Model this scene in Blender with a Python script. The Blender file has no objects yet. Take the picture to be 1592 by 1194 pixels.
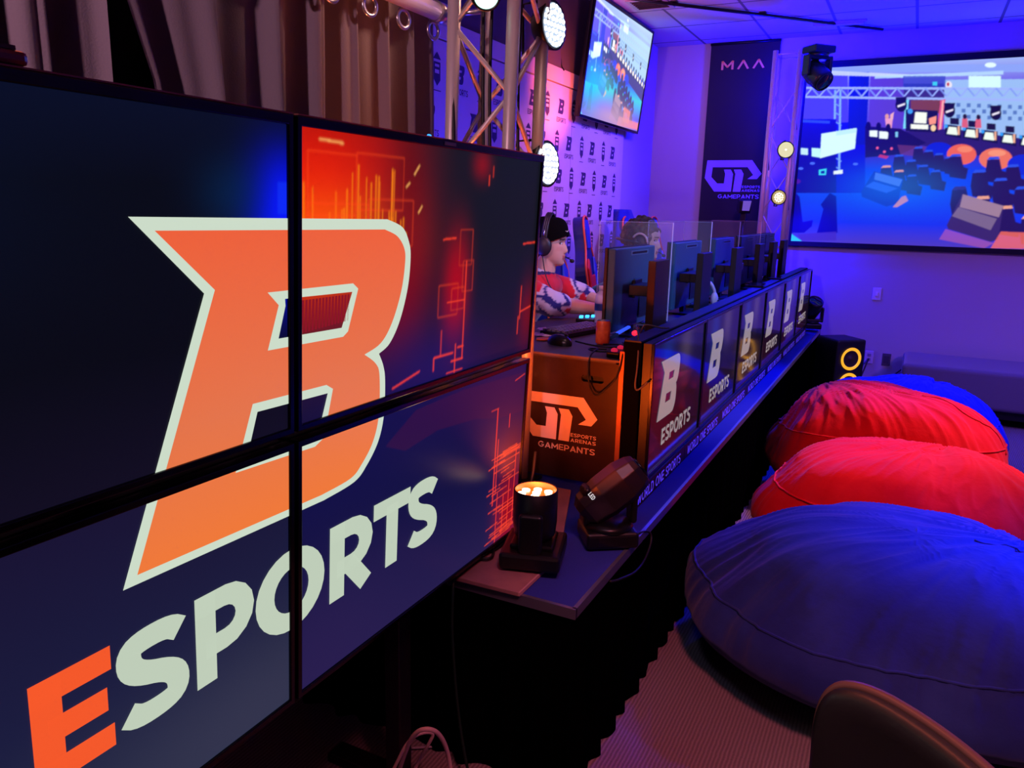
import bpy, bmesh, math, random
import numpy as np
from mathutils import Vector as V, Matrix, noise
from mathutils.geometry import tessellate_polygon
random.seed(7)
SC = bpy.context.scene
COL = SC.collection
PI = math.pi

# ------------------------------------------------------------------ camera
F = 1207.0; CX, CY = 796.0, 597.0; CAMZ = 1.65
dY = V((631, 257, F)).normalized()
dX = -V((-2479, 329, F)).normalized()
dX = (dX - dX.dot(dY) * dY).normalized()
dZ = dX.cross(dY)
if dZ.y < 0: dZ = -dZ
def ray(x, y):
    c = V((x - CX, CY - y, F)); return V((dX.dot(c), dY.dot(c), dZ.dot(c)))
def atX(x, y, X): r = ray(x, y); r = r * (X / r.x); return V((r.x, r.y, r.z + CAMZ))
def atY(x, y, Y): r = ray(x, y); r = r * (Y / r.y); return V((r.x, r.y, r.z + CAMZ))
def atZ(x, y, Z): r = ray(x, y); r = r * ((Z - CAMZ) / r.z); return V((r.x, r.y, Z))
cam = bpy.data.cameras.new('camera'); co = bpy.data.objects.new('camera', cam); COL.objects.link(co)
cam.sensor_fit = 'HORIZONTAL'; cam.sensor_width = 36; cam.lens = F / 1592 * 36
cam.clip_start = 0.02; cam.clip_end = 60
co.matrix_world = Matrix(((dX.x, dX.y, -dX.z, 0), (dY.x, dY.y, -dY.z, 0), (dZ.x, dZ.y, -dZ.z, CAMZ), (0, 0, 0, 1)))
SC.camera = co
SC.cycles.max_bounces = 6; SC.cycles.diffuse_bounces = 3; SC.cycles.glossy_bounces = 3; SC.cycles.transparent_max_bounces = 10; SC.cycles.transmission_bounces = 2; SC.cycles.adaptive_threshold = .02

# ------------------------------------------------------------------ materials
def lin(h):
    if not isinstance(h, str): return tuple(h) if len(h) == 4 else (*h, 1)
    h = h.lstrip('#'); o = []
    for i in (0, 2, 4):
        c = int(h[i:i+2], 16) / 255
        o.append(c / 12.92 if c <= .04045 else ((c + .055) / 1.055) ** 2.4)
    return (*o, 1)
def mat(name, col, rough=.5, metal=0, emit=None, es=1, bump=None, var=None, spec=.5, coat=0, sheen=0, alpha=1, trans=0, ior=1.45):
    m = bpy.data.materials.new(name); m.use_nodes = True
    nt = m.node_tree; b = nt.nodes['Principled BSDF']
    b.inputs['Base Color'].default_value = lin(col); b.inputs['Roughness'].default_value = rough
    b.inputs['Metallic'].default_value = metal; b.inputs['Specular IOR Level'].default_value = spec
    b.inputs['Coat Weight'].default_value = coat; b.inputs['Sheen Weight'].default_value = sheen
    b.inputs['Alpha'].default_value = alpha; b.inputs['Transmission Weight'].default_value = trans; b.inputs['IOR'].default_value = ior
    if emit is not None:
        b.inputs['Emission Color'].default_value = lin(emit); b.inputs['Emission Strength'].default_value = es; m.cycles.emission_sampling = 'NONE'
    if bump or var:
        tc = nt.nodes.new('ShaderNodeTexCoord')
    if bump:
        n = nt.nodes.new('ShaderNodeTexNoise'); n.inputs['Scale'].default_value = bump[0]; n.inputs['Detail'].default_value = 4
        k = nt.nodes.new('ShaderNodeBump'); k.inputs['Strength'].default_value = bump[1]; k.inputs['Distance'].default_value = bump[2] if len(bump) > 2 else .01
        nt.links.new(tc.outputs['Object'], n.inputs['Vector']); nt.links.new(n.outputs['Fac'], k.inputs['Height'])
        nt.links.new(k.outputs['Normal'], b.inputs['Normal'])
    if var:
        n2 = nt.nodes.new('ShaderNodeTexNoise'); n2.inputs['Scale'].default_value = var[0]; n2.inputs['Detail'].default_value = 3
        r = nt.nodes.new('ShaderNodeValToRGB'); r.color_ramp.elements[0].position = .35; r.color_ramp.elements[1].position = .65
        r.color_ramp.elements[0].color = lin(col); r.color_ramp.elements[1].color = lin(var[1])
        nt.links.new(tc.outputs['Object'], n2.inputs['Vector']); nt.links.new(n2.outputs['Fac'], r.inputs['Fac']); nt.links.new(r.outputs['Color'], b.inputs['Base Color'])
    return m
def paintmat(name, rough=.12, es=1.0, base=(.006, .006, .007), spec=.5, surface=False, sheen=0):
    m = mat(name, base, rough, spec=spec, sheen=sheen); nt = m.node_tree; b = nt.nodes['Principled BSDF']
    a = nt.nodes.new('ShaderNodeAttribute'); a.attribute_name = 'paint'
    if surface: nt.links.new(a.outputs['Color'], b.inputs['Base Color'])
    else:
        nt.links.new(a.outputs['Color'], b.inputs['Emission Color']); b.inputs['Emission Strength'].default_value = es; m.cycles.emission_sampling = 'NONE'
    return m
black = mat('black plastic', '#0b0b0d', .42)
blackgloss = mat('black gloss plastic', '#08080a', .18)
blackmetal = mat('black painted metal', '#101013', .35, .3)
rubber = mat('black cable rubber', '#0a0a0c', .5)
alu = mat('brushed aluminium', '#c4bfbc', .42, .25, bump=(60, .04))
steel = mat('steel', '#c8c8cc', .3, 1)
drapeblack = mat('black drape cloth', '#06060a', .95, sheen=.1, spec=.1)
white = mat('white plastic', '#d8d6d4', .4)
whitecable = mat('white cable', '#d9cdd0', .45)

# ------------------------------------------------------------------ mesh builder
def mround(n): return [(math.cos(2*PI*i/n), math.sin(2*PI*i/n)) for i in range(n)]
def perp(d):
    d = d.normalized(); a = V((0, 0, 1)) if abs(d.z) < .9 else V((1, 0, 0))
    u = d.cross(a).normalized(); return u, d.cross(u).normalized()
def fr(o, u, v): return (V(o), V(u).normalized(), V(v).normalized())
def wm(o):
    m = Matrix.Identity(4)
    while o is not None: m = o.matrix_basis @ m; o = o.parent
    return m
class MB:
    def __init__(s): s.v = []; s.f = []; s.m = []; s.s = []
    def add(s, vs, fs, mi=0, sm=False):
        b = len(s.v); s.v += [V(p) for p in vs]
        for f in fs: s.f.append([b + i for i in f]); s.m.append(mi); s.s.append(sm)
        return s
    def box(s, c, d, rot=None, mi=0):
        c = V(c); R = rot or Matrix.Identity(3); x, y, z = d[0]/2, d[1]/2, d[2]/2
        vs = [c + R @ V(p) for p in ((-x,-y,-z),(x,-y,-z),(x,y,-z),(-x,y,-z),(-x,-y,z),(x,-y,z),(x,y,z),(-x,y,z))]
        return s.add(vs, [(3,2,1,0),(4,5,6,7),(0,1,5,4),(1,2,6,5),(2,3,7,6),(3,0,4,7)], mi)
    def bx(s, a, b, mi=0):
        return s.box([(a[i]+b[i])/2 for i in range(3)], [abs(b[i]-a[i]) for i in range(3)], None, mi)
    def cyl(s, p0, p1, r0, r1=None, n=16, mi=0, caps=True):
        p0, p1 = V(p0), V(p1); r1 = r0 if r1 is None else r1; u, w = perp(p1 - p0); c = mround(n)
        vs = [p0 + (u*a + w*b)*r0 for a, b in c] + [p1 + (u*a + w*b)*r1 for a, b in c]
        s.add(vs, [(i, (i+1) % n, n+(i+1) % n, n+i) for i in range(n)], mi, True)
        if caps:
            s.add(vs[:n], [tuple(range(n))[::-1]], mi); s.add(vs[n:], [tuple(range(n))], mi)
        return s
    def tube(s, pts, r, n=8, mi=0, closed=False, caps=True):
        pts = [V(p) for p in pts]; N = len(pts); rs = r if isinstance(r, (list, tuple)) else [r]*N
        vs = []; u = None
        for i, p in enumerate(pts):
            a = pts[(i-1) % N] if (closed or i) else p; b = pts[(i+1) % N] if (closed or i < N-1) else p
            d = (b - a).normalized()
            if u is None: u, w = perp(d)
            else:
                u = (u - d*u.dot(d)); u = u.normalized() if u.length > 1e-6 else perp(d)[0]
            w = d.cross(u)
            vs += [p + (u*ca + w*sa)*rs[i] for ca, sa in mround(n)]
        fs = []
        for i in range(N if closed else N-1):
            j = (i+1) % N
            fs += [(i*n+k, i*n+(k+1) % n, j*n+(k+1) % n, j*n+k) for k in range(n)]
        if caps and not closed: fs += [tuple(range(n))[::-1], tuple(range((N-1)*n, N*n))]
        return s.add(vs, fs, mi, True)
    def lathe(s, prof, o=(0,0,0), ax=(0,0,1), n=24, mi=0, sm=True):
        o = V(o); ax = V(ax).normalized(); u, w = perp(ax); N = len(prof)
        vs = [o + ax*h + (u*a + w*b)*max(r, 1e-5) for r, h in prof for a, b in mround(n)]
        fs = [(i*n+k, i*n+(k+1) % n, (i+1)*n+(k+1) % n, (i+1)*n+k) for i in range(N-1) for k in range(n)]
        return s.add(vs, fs, mi, sm)
    def ell(s, c, r, rot=None, n=20, k=12, mi=0):
        R = rot or Matrix.Identity(3); c = V(c); vs = []
        for i in range(k+1):
            t = PI*i/k
            for a, b in mround(n): vs.append(c + R @ V((r[0]*math.sin(t)*a, r[1]*math.sin(t)*b, -r[2]*math.cos(t))))
        return s.add(vs, [(i*n+j, i*n+(j+1) % n, (i+1)*n+(j+1) % n, (i+1)*n+j) for i in range(k) for j in range(n)], mi, True)
    def flat(s, loops, f, d=0., mi=0):
        o, u, v = f; w = u.cross(v); pts = [p for l in loops for p in l]
        tr = tessellate_polygon([[V((p[0], p[1], 0)) for p in l] for l in loops])
        fs = []
        for t in tr:
            a, b, c = (pts[i] for i in t)
            fs.append(t if (b[0]-a[0])*(c[1]-a[1]) - (b[1]-a[1])*(c[0]-a[0]) > 0 else t[::-1])
        return s.add([o + u*p[0] + v*p[1] + w*d for p in pts], fs, mi)
    def prism(s, loops, f, d0, d1, mi=0, side=None):
        o, u, v = f; w = u.cross(v); s.flat(loops, f, d1, mi)
        s.flat([[(p[0], p[1]) for p in l] for l in loops], f, d0, mi)
        for l in loops:
            n = len(l); vs = [o+u*p[0]+v*p[1]+w*d0 for p in l] + [o+u*p[0]+v*p[1]+w*d1 for p in l]
            s.add(vs, [(i, (i+1) % n, n+(i+1) % n, n+i) for i in range(n)], mi if side is None else side)
        return s
    def surf(s, fn, nu, nv, mi=0, cu=False, cv=False, sm=True):
        vs = [fn(i/(nu if cu else nu-1), j/(nv if cv else nv-1)) for j in range(nv) for i in range(nu)]
        fs = []
        for j in range(nv if cv else nv-1):
            for i in range(nu if cu else nu-1):
                i2, j2 = (i+1) % nu, (j+1) % nv
                fs.append((j*nu+i, j*nu+i2, j2*nu+i2, j2*nu+i))
        return s.add(vs, fs, mi, sm)
    def build(s, name, mats, parent=None, bevel=0, world=True, seg=2, fix=True, sub=0):
        me = bpy.data.meshes.new(name); vs = s.v
        if parent is not None and world:
            inv = wm(parent).inverted(); vs = [inv @ p for p in vs]
        me.from_pydata([tuple(p) for p in vs], [], s.f)
        if not isinstance(mats, (list, tuple)): mats = [mats]
        for m in mats: me.materials.append(m)
        me.polygons.foreach_set('material_index', s.m); me.polygons.foreach_set('use_smooth', s.s)
        if fix:
            b = bmesh.new(); b.from_mesh(me); bmesh.ops.remove_doubles(b, verts=b.verts, dist=1e-6)
            bmesh.ops.recalc_face_normals(b, faces=b.faces); b.to_mesh(me); b.free()
        me.update(); o = bpy.data.objects.new(name, me); COL.objects.link(o)
        if parent is not None: o.parent = parent
        if bevel:
            k = o.modifiers.new('bevel', 'BEVEL'); k.width = bevel; k.segments = seg; k.limit_method = 'ANGLE'; k.angle_limit = .6
        if sub:
            k = o.modifiers.new('sub', 'SUBSURF'); k.levels = k.render_levels = sub
        return o
def rotm(rx=0, ry=0, rz=0): return Matrix.Rotation(rz, 3, 'Z') @ Matrix.Rotation(ry, 3, 'Y') @ Matrix.Rotation(rx, 3, 'X')
def tag(o, label, cat, group=None, kind=None):
    o['label'] = label; o['category'] = cat
    if group: o['group'] = group
    if kind: o['kind'] = kind
    return o
def struct(o): o['kind'] = 'structure'; return o
def thing(name, label, cat, loc=(0,0,0), rz=0, group=None, rx=0, ry=0):
    o = bpy.data.objects.new(name, None); COL.objects.link(o); o.empty_display_size = .1
    o.location = loc; o.rotation_euler = (rx, ry, rz); return tag(o, label, cat, group)
def dup(root, loc, rz=None, label=None, group=None, skip=()):
    r = root.copy(); COL.objects.link(r); r.location = loc
    if rz is not None: r.rotation_euler = (root.rotation_euler[0], root.rotation_euler[1], rz)
    if label: r['label'] = label
    if group: r['group'] = group
    def rec(a, b):
        for ch in list(a.children):
            c = ch.copy(); COL.objects.link(c); c.parent = b; rec(ch, c)
    rec(root, r); return r
def chaikin(p, k=2, closed=False):
    p = [V(q) for q in p]
    for _ in range(k):
        o = [] if closed else [p[0]]
        for i in range(len(p) if closed else len(p)-1):
            a, b = p[i], p[(i+1) % len(p)]; o += [a.lerp(b, .25), a.lerp(b, .75)]
        if not closed: o.append(p[-1])
        p = o
    return p

# ------------------------------------------------------------------ lettering (stroke alphabet)
def arc(cx, cy, rx, ry, a0, a1, n=8): return [(cx+rx*math.cos(math.radians(a0+(a1-a0)*i/n)), cy+ry*math.sin(math.radians(a0+(a1-a0)*i/n))) for i in range(n+1)]
def glyph(ch, t):
    a = t/2
    if ch == 'E': w = .62; return w, [[(w, 1-a), (a, 1-a), (a, a), (w, a)], [(a, .5), (w*.93, .5)]]
    if ch == 'S':
        w = .7; q = [(w-a*.7, .80), (w*.72, 1-a), (w*.34, 1-a), (a, .83), (a, .66), (w*.32, .55), (w*.68, .45), (w-a, .34), (w-a, .17), (w*.66, a), (w*.28, a), (a*.7, .2)]
        return w, [[(p.x, p.y) for p in chaikin([(x, y, 0) for x, y in q], 2)]]
    if ch in 'PR':
        w = .7; r = (1-a-.40)/2
        g = [[(a, 0), (a, 1-a), (w-a-r, 1-a)] + arc(w-a-r, .40+r, r, r, 90, -90)[1:] + [(a, .40)]]
        if ch == 'R': g.append([(w*.42, .42), (w-a*.9, 0)])
        return w, g
    if ch == 'O': w = .92; return w, [arc(w/2, .5, w/2-a, .5-a, 0, 360, 28)]
    if ch == 'T': w = .72; return w, [[(0, 1-a), (w, 1-a)], [(w/2, 1-a), (w/2, 0)]]
    if ch == 'D': w = .75; return w, [[(a, a), (a, 1-a), (w*.45, 1-a)] + arc(w*.45, .5, w*.55-a, .5-a, 90, -90)[1:] + [(a, a), (a, .2)]]
    if ch == 'L': w = .58; return w, [[(a, 1), (a, a), (w, a)]]
    if ch == 'N': w = .78; return w, [[(a, 0), (a, 1-a*.5), (w-a, a*.5), (w-a, 1)]]
    if ch == 'W': w = 1.05; return w, [[(a, 1), (w*.27, a), (w*.5, .8), (w*.73, a), (w-a, 1)]]
    if ch == 'M': w = .92; return w, [[(a, 0), (a, 1-a), (w*.5, .3), (w-a, 1-a), (w-a, 0)]]
    if ch == 'A': w = .82; return w, [[(a, 0), (w*.5, 1-a), (w-a, 0)], [(w*.25, .28), (w*.75, .28)]]
    if ch == '^': w = .82; return w, [[(a*.5, 0), (w*.5, 1-a), (w-a*.5, 0)]]
    if ch == 'G': w = .85; return w, [arc(w/2, .5, w/2-a, .5-a, 40, 325, 18) + [(w-a, .45), (w*.52, .45)]]
    return .35, []
def stroke(pl, t):
    n = len(pl); pl = [V((p[0], p[1])) for p in pl]; closed = (pl[0]-pl[-1]).length < 1e-5
    D = [(pl[i+1]-pl[i]).normalized() for i in range(n-1)]; out = []
    def joint(a, b):
        # mitre for soft turns, None for sharp ones
        na, nb = V((-a.y, a.x)), V((-b.y, b.x)); m = na+nb
        return m/(m.length_squared/2) if a.dot(b) > .35 else None
    for i in range(n-1):
        d = D[i]; nn = V((-d.y, d.x)); p, q = pl[i], pl[i+1]
        d0 = D[i-1] if i else (D[-1] if closed else None); d1 = D[i+1] if i < n-2 else (D[0] if closed else None)
        m0 = joint(d0, d) if d0 is not None else nn; m1 = joint(d, d1) if d1 is not None else nn
        if m0 is None: m0 = nn; p = p-d*t*(.5 if abs(d0.dot(d)) < .2 else .28)
        if m1 is None: m1 = nn; q = q+d*t*(.5 if abs(d.dot(d1)) < .2 else .28)
        out.append([p-m0*t/2, q-m1*t/2, q+m1*t/2, p+m0*t/2])
    return out
def text(mb, s, f, x0, y0, h, t=.2, width=None, mi=0, d=0., gap=.14, shear=0., align=0, sel=None):
    adv = 0; gl = []
    for ch in s:
        w, g = glyph(ch, t); gl.append((adv, g)); adv += w + gap
    tot = adv-gap; sx = h if width is None else width/tot
    if align: x0 -= tot*sx/2
    for n_, (ox, g) in enumerate(gl):
        if sel and not sel[0] <= n_ < sel[1]: continue
        for pl in g:
            for q in stroke(pl, t): mb.flat([[(x0+(ox+p.x+shear*p.y)*sx, y0+p.y*h) for p in q]], f, d, mi)
    return tot*sx

# the angular letter B: outline and its two counters, unit = height of the letter
_BO = [(.753,.99),(1.37,.986),(1.426,.969),(1.452,.938),(1.461,.904),(1.454,.836),(1.427,.764),(1.391,.717),(1.352,.699),(1.369,.669),(1.377,.633),(1.376,.555),(1.357,.497),(1.317,.452),(1.273,.426),(1.175,.417),(.71,.425),(.883,.87)]
def _round(l, a, b):
    # smooth the curved run a..b of an outline
    out = l[:a]
    for i in range(a, b):
        p0, p1, p2, p3 = l[i-1], l[i], l[i+1], l[(i+2) % len(l)]
        if i == a: p0 = p1
        if i == b-1: p3 = p2
        for k in range(6):
            t = k/6; out.append(tuple(.5*(2*p1[j]+(p2[j]-p0[j])*t+(2*p0[j]-5*p1[j]+4*p2[j]-p3[j])*t*t+(3*p1[j]-p0[j]-3*p2[j]+p3[j])*t**3) for j in (0, 1)))
    return out+l[b:]
_BI = [(.796,.97),(1.362,.965),(1.408,.95),(1.436,.922),(1.44,.888),(1.428,.827),(1.397,.762),(1.358,.722),(1.301,.705),(1.341,.679),(1.356,.648),(1.357,.56),(1.338,.502),(1.299,.46),(1.26,.438),(1.167,.431),(.736,.44),(.905,.874)]
_BO = _round(_round(_BO, 8, 15), 1, 8); _BI = _round(_round(_BI, 8, 15), 1, 8)
_C1O = [(1.022,.86),(1.259,.859),(1.276,.847),(1.245,.762),(1.23,.753),(1.021,.756),(1.049,.835)]
_C1I = [(1.065,.845),(1.257,.842),(1.225,.772),(1.048,.774),(1.066,.832)]
_C2O = [(.983,.665),(1.18,.662),(1.2,.65),(1.174,.553),(1.147,.541),(.94,.548)]
_C2I = [(.994,.648),(1.184,.644),(1.155,.562),(.966,.564)]
def bnorm(l): return [((x-1.085)/.57, (y-.4215)/.57) for x, y in l]
def blogo(mb, f, x, y, h, mi=0, d=0., hole=(_C1I, _C2I), sx=1.):
    g = lambda l: [(x+a*h*sx, y+b*h) for a, b in bnorm(l)]
    mb.flat([g(_BO)] + [g(c) for c in hole], f, d, mi)
# the angular two-letter emblem with its wordmarks
_GP1 = [(120,188),(560,188),(660,318),(620,368),(530,368),(582,330),(522,255),(178,255),(172,350),(235,412),(302,412),(308,320),(292,278),(360,278),(385,320),(378,492),(210,492),(105,360)]
_GP2 = [(390,278),(462,278),(488,320),(470,492),(395,492),(408,320)]
def gplogo(mb, f, x, y, sc, mi=0, d=.001):
    g = lambda l: [(x+(a-105)*sc, y-(b-188)*sc) for a, b in l]
    mb.flat([g(_GP1)], f, d, mi); mb.flat([g(_GP2)], f, d, mi)
    text(mb, 'ESPORTS', f, x+376*sc, y-268*sc, 24*sc, .17, 176*sc, mi, d)
    text(mb, 'ARENAS', f, x+376*sc, y-303*sc, 24*sc, .17, 176*sc, mi, d)
    text(mb, 'GAMEPANTS', f, x+146*sc, y-370*sc, 40*sc, .17, 402*sc, mi, d, .1)

# ------------------------------------------------------------------ painted pictures (colour stored on a fine grid)
class Canvas:
    def __init__(s, W, H, col='#000000'):
        s.W, s.H = W, H; s.a = np.zeros((H, W, 3)); s.a[:] = lin(col)[:3]
        s.u, s.v = np.meshgrid(np.linspace(0, 1, W), np.linspace(0, 1, H))
    def mix(s, al, col): s.a = s.a*(1-al[..., None]) + np.array(lin(col)[:3])*al[..., None]
    def glow(s, u, v, ru, rv, col, k=1., p=2.):
        s.mix(np.clip(k*np.exp(-(np.abs((s.u-u)/ru)**p + np.abs((s.v-v)/rv)**p)), 0, 1), col)
    def gradv(s, stops):
        for ch in range(3): s.a[..., ch] = np.interp(s.v, [q[0] for q in stops], [lin(q[1])[ch] for q in stops])
    def poly(s, pts, col, al=1.):
        p = np.array(pts, float); W, H = s.W, s.H
        x0 = max(int(p[:,0].min()*(W-1))-1, 0); x1 = min(int(p[:,0].max()*(W-1))+3, W)
        y0 = max(int(p[:,1].min()*(H-1))-1, 0); y1 = min(int(p[:,1].max()*(H-1))+3, H)
        if x1 <= x0 or y1 <= y0: return
        cov = np.zeros((y1-y0, x1-x0))
        for dx in (-.25, .25):
            for dy in (-.25, .25):
                X = s.u[y0:y1, x0:x1] + dx/(W-1); Y = s.v[y0:y1, x0:x1] + dy/(H-1); ins = np.zeros(X.shape, bool)
                for i in range(len(p)):
                    a, b = p[i], p[i-1]
                    if a[1] == b[1]: continue
                    ins ^= ((a[1] > Y) != (b[1] > Y)) & (X < (b[0]-a[0])*(Y-a[1])/(b[1]-a[1]) + a[0])
                cov += ins*.25
        c = np.zeros((H, W)); c[y0:y1, x0:x1] = cov*al; s.mix(c, col)
    def line(s, a, b, w, col, al=1.):
        asp = s.W/s.H; dx, dy = (b[0]-a[0])*asp, b[1]-a[1]; L = math.hypot(dx, dy) or 1
        nx, ny = -dy/L*w/2/asp, dx/L*w/2
        s.poly([(a[0]+nx, a[1]+ny), (b[0]+nx, b[1]+ny), (b[0]-nx, b[1]-ny), (a[0]-nx, a[1]-ny)], col, al)
    def blur(s, k=1):
        for _ in range(k):
            q = np.pad(s.a, ((1,1),(1,1),(0,0)), 'edge')
            s.a = (q[1:-1,1:-1]*2 + q[:-2,1:-1] + q[2:,1:-1] + q[1:-1,:-2] + q[1:-1,2:])/6
def picture(name, cv, f, w, h, m, parent):
    o, u, v = f; inv = wm(parent).inverted() if parent is not None else Matrix.Identity(4)
    W, H = cv.W, cv.H; P = np.zeros((H*W, 3)); base = np.array(inv @ o); R = inv.to_3x3()
    P[:] = base + cv.u.reshape(-1,1)*w*np.array(R @ u) + cv.v.reshape(-1,1)*h*np.array(R @ v)
    idx = np.arange(H*W).reshape(H, W)
    q = np.stack([idx[:-1,:-1], idx[:-1,1:], idx[1:,1:], idx[1:,:-1]], -1).reshape(-1, 4)
    me = bpy.data.meshes.new(name); me.vertices.add(len(P)); me.vertices.foreach_set('co', P.ravel().astype(np.float32))
    me.loops.add(q.size); me.loops.foreach_set('vertex_index', q.ravel().astype(np.int32))
    me.polygons.add(len(q)); me.polygons.foreach_set('loop_start', np.arange(0, q.size, 4, dtype=np.int32))
    me.update(calc_edges=True)
    at = me.attributes.new('paint', 'FLOAT_COLOR', 'POINT')
    c = np.ones((H*W, 4), np.float32); c[:, :3] = np.clip(cv.a.reshape(-1, 3), 0, 50); at.data.foreach_set('color', c.ravel())
    me.materials.append(m); ob = bpy.data.objects.new(name, me); COL.objects.link(ob); ob.parent = parent
    return ob
# ================================================================== the room
YB = 8.0; XL = -2.5; XR = 4.2; YF = -3.0; CE = 3.25
def carpet_mat():
    m = mat('ribbed carpet', '#6f666c', .95, spec=.1); nt = m.node_tree; b = nt.nodes['Principled BSDF']
    tc = nt.nodes.new('ShaderNodeTexCoord'); w = nt.nodes.new('ShaderNodeTexWave'); w.inputs['Scale'].default_value = 26; w.inputs['Distortion'].default_value = 1.2
    w.inputs['Detail'].default_value = 2; w.bands_direction = 'X'
    n = nt.nodes.new('ShaderNodeTexNoise'); n.inputs['Scale'].default_value = 160
    mx = nt.nodes.new('ShaderNodeMix'); mx.inputs['Factor'].default_value = .4
    nt.links.new(tc.outputs['Object'], w.inputs['Vector']); nt.links.new(tc.outputs['Object'], n.inputs['Vector'])
    nt.links.new(w.outputs['Fac'], mx.inputs['A']); nt.links.new(n.outputs['Fac'], mx.inputs['B'])
    k = nt.nodes.new('ShaderNodeBump'); k.inputs['Strength'].default_value = .55; k.inputs['Distance'].default_value = .006
    nt.links.new(mx.outputs['Result'], k.inputs['Height']); nt.links.new(k.outputs['Normal'], b.inputs['Normal'])
    r = nt.nodes.new('ShaderNodeValToRGB'); r.color_ramp.elements[0].color = lin('#5a5257'); r.color_ramp.elements[1].color = lin('#857b82')
    nt.links.new(mx.outputs['Result'], r.inputs['Fac']); nt.links.new(r.outputs['Color'], b.inputs['Base Color'])
    return m
def ceiling_mat():
    m = mat('ceiling tile', '#b9b4b8', .9, spec=.15); nt = m.node_tree; b = nt.nodes['Principled BSDF']
    tc = nt.nodes.new('ShaderNodeTexCoord'); mp = nt.nodes.new('ShaderNodeMapping'); mp.inputs['Location'].default_value = (.2, .13, 0)
    br = nt.nodes.new('ShaderNodeTexBrick'); br.offset = 0; br.inputs['Scale'].default_value = 1; br.inputs['Mortar Size'].default_value = .012
    br.inputs['Brick Width'].default_value = .61; br.inputs['Row Height'].default_value = .61; br.inputs['Mortar Smooth'].default_value = .1
    br.inputs['Color1'].default_value = lin('#b9b4b8'); br.inputs['Color2'].default_value = lin('#b3aeb4'); br.inputs['Mortar'].default_value = lin('#6c666e')
    nt.links.new(tc.outputs['Object'], mp.inputs['Vector']); nt.links.new(mp.outputs['Vector'], br.inputs['Vector']); nt.links.new(br.outputs['Color'], b.inputs['Base Color'])
    n = nt.nodes.new('ShaderNodeTexNoise'); n.inputs['Scale'].default_value = 45; n.inputs['Detail'].default_value = 5
    k = nt.nodes.new('ShaderNodeBump'); k.inputs['Strength'].default_value = .25; k.inputs['Distance'].default_value = .01
    nt.links.new(tc.outputs['Object'], n.inputs['Vector']); nt.links.new(n.outputs['Fac'], k.inputs['Height']); nt.links.new(k.outputs['Normal'], b.inputs['Normal'])
    return m
wallm = mat('painted wall', '#a8a2ac', .8, bump=(140, .08), spec=.2)
darkwall = mat('dark upper wall', '#5a5256', .85, bump=(140, .08), spec=.2)
struct(MB().bx((XL, YF, -.1), (XR, YB, 0)).build('floor', carpet_mat()))
struct(MB().bx((XL, YF, CE), (XR, YB, CE+.1)).build('ceiling', ceiling_mat()))
struct(MB().bx((XL-.1, YB, -.1), (XR+.1, YB+.1, CE+.1)).build('wall_back', wallm))
struct(MB().bx((XL-.1, YF, -.1), (XL, YB, CE+.1)).build('wall_left', wallm))
struct(MB().bx((XL, YF, 2.67), (XL+.02, 6.95, CE)).build('trim_2', darkwall))
struct(MB().bx((XR, YF, -.1), (XR+.1, YB, CE+.1)).build('wall_right', wallm))
struct(MB().bx((XL-.1, YF-.1, -.1), (XR+.1, YF, CE+.1)).build('wall_front', wallm))
struct(MB().bx((XL, 2.9, 2.565), (XL+.03, 7.05, 2.67)).build('trim_1', mat('pale ledge', '#c9c2c2', .7)))
struct(MB().bx((-1.3, YB-.02, 0), (XR, YB, .1)).build('baseboard_back', mat('vinyl baseboard', '#2b2830', .6)))
# ceiling register
t = thing('ceiling_vent', 'dark square air register set in the ceiling above the wall TV', 'vent', (-2.07, 6.35, CE))
a = MB()
for s in (-1, 1):
    a.box((-2.07+s*.14, 6.35, CE-.006), (.03, .31, .012)); a.box((-2.07, 6.35+s*.14, CE-.006), (.25, .03, .012))
a.build('frame', mat('vent enamel', '#8f8a90', .5), t)
a = MB()
for i in range(6): a.box((-2.07, 6.24+i*.044, CE-.006), (.25, .03, .003), rotm(.6))
a.build('grille', mat('vent slat', '#2a2729', .6), t)
# pipe hung just under the ceiling
t = thing('ceiling_conduit', 'thin dark conduit running across the ceiling above the projection screen', 'pipe', (-1.1, 7.15, CE))
MB().tube([(-2.35, 5.86, CE-.02), (-1.795, 6.45, CE-.02), (-.463, 7.83, CE-.02)], .013).build('conduit', blackmetal, t)
a = MB()
for k in (.25, .55, .85):
    p = V((-2.35, 5.86, CE-.006)).lerp(V((-.463, 7.83, CE-.006)), k); MB().box(p, (.05, .05, .012)).build('clip', blackmetal, t)
# fluorescent-style surface strip
t = thing('ceiling_light', 'slim unlit strip light fixed to the blue ceiling above the screen', 'ceiling light', (-.78, 7.48, CE))
MB().box((-.78, 7.48, CE-.012), (.42, .05, .024), rotm(0, 0, .05)).build('housing', mat('lamp enamel', '#8c8a9c', .5), t, bevel=.006)
MB().box((-.78, 7.48, CE-.028), (.38, .035, .012), rotm(0, 0, .05)).build('diffuser', mat('unlit diffuser', '#9c9ab0', .4), t, bevel=.004)

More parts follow.
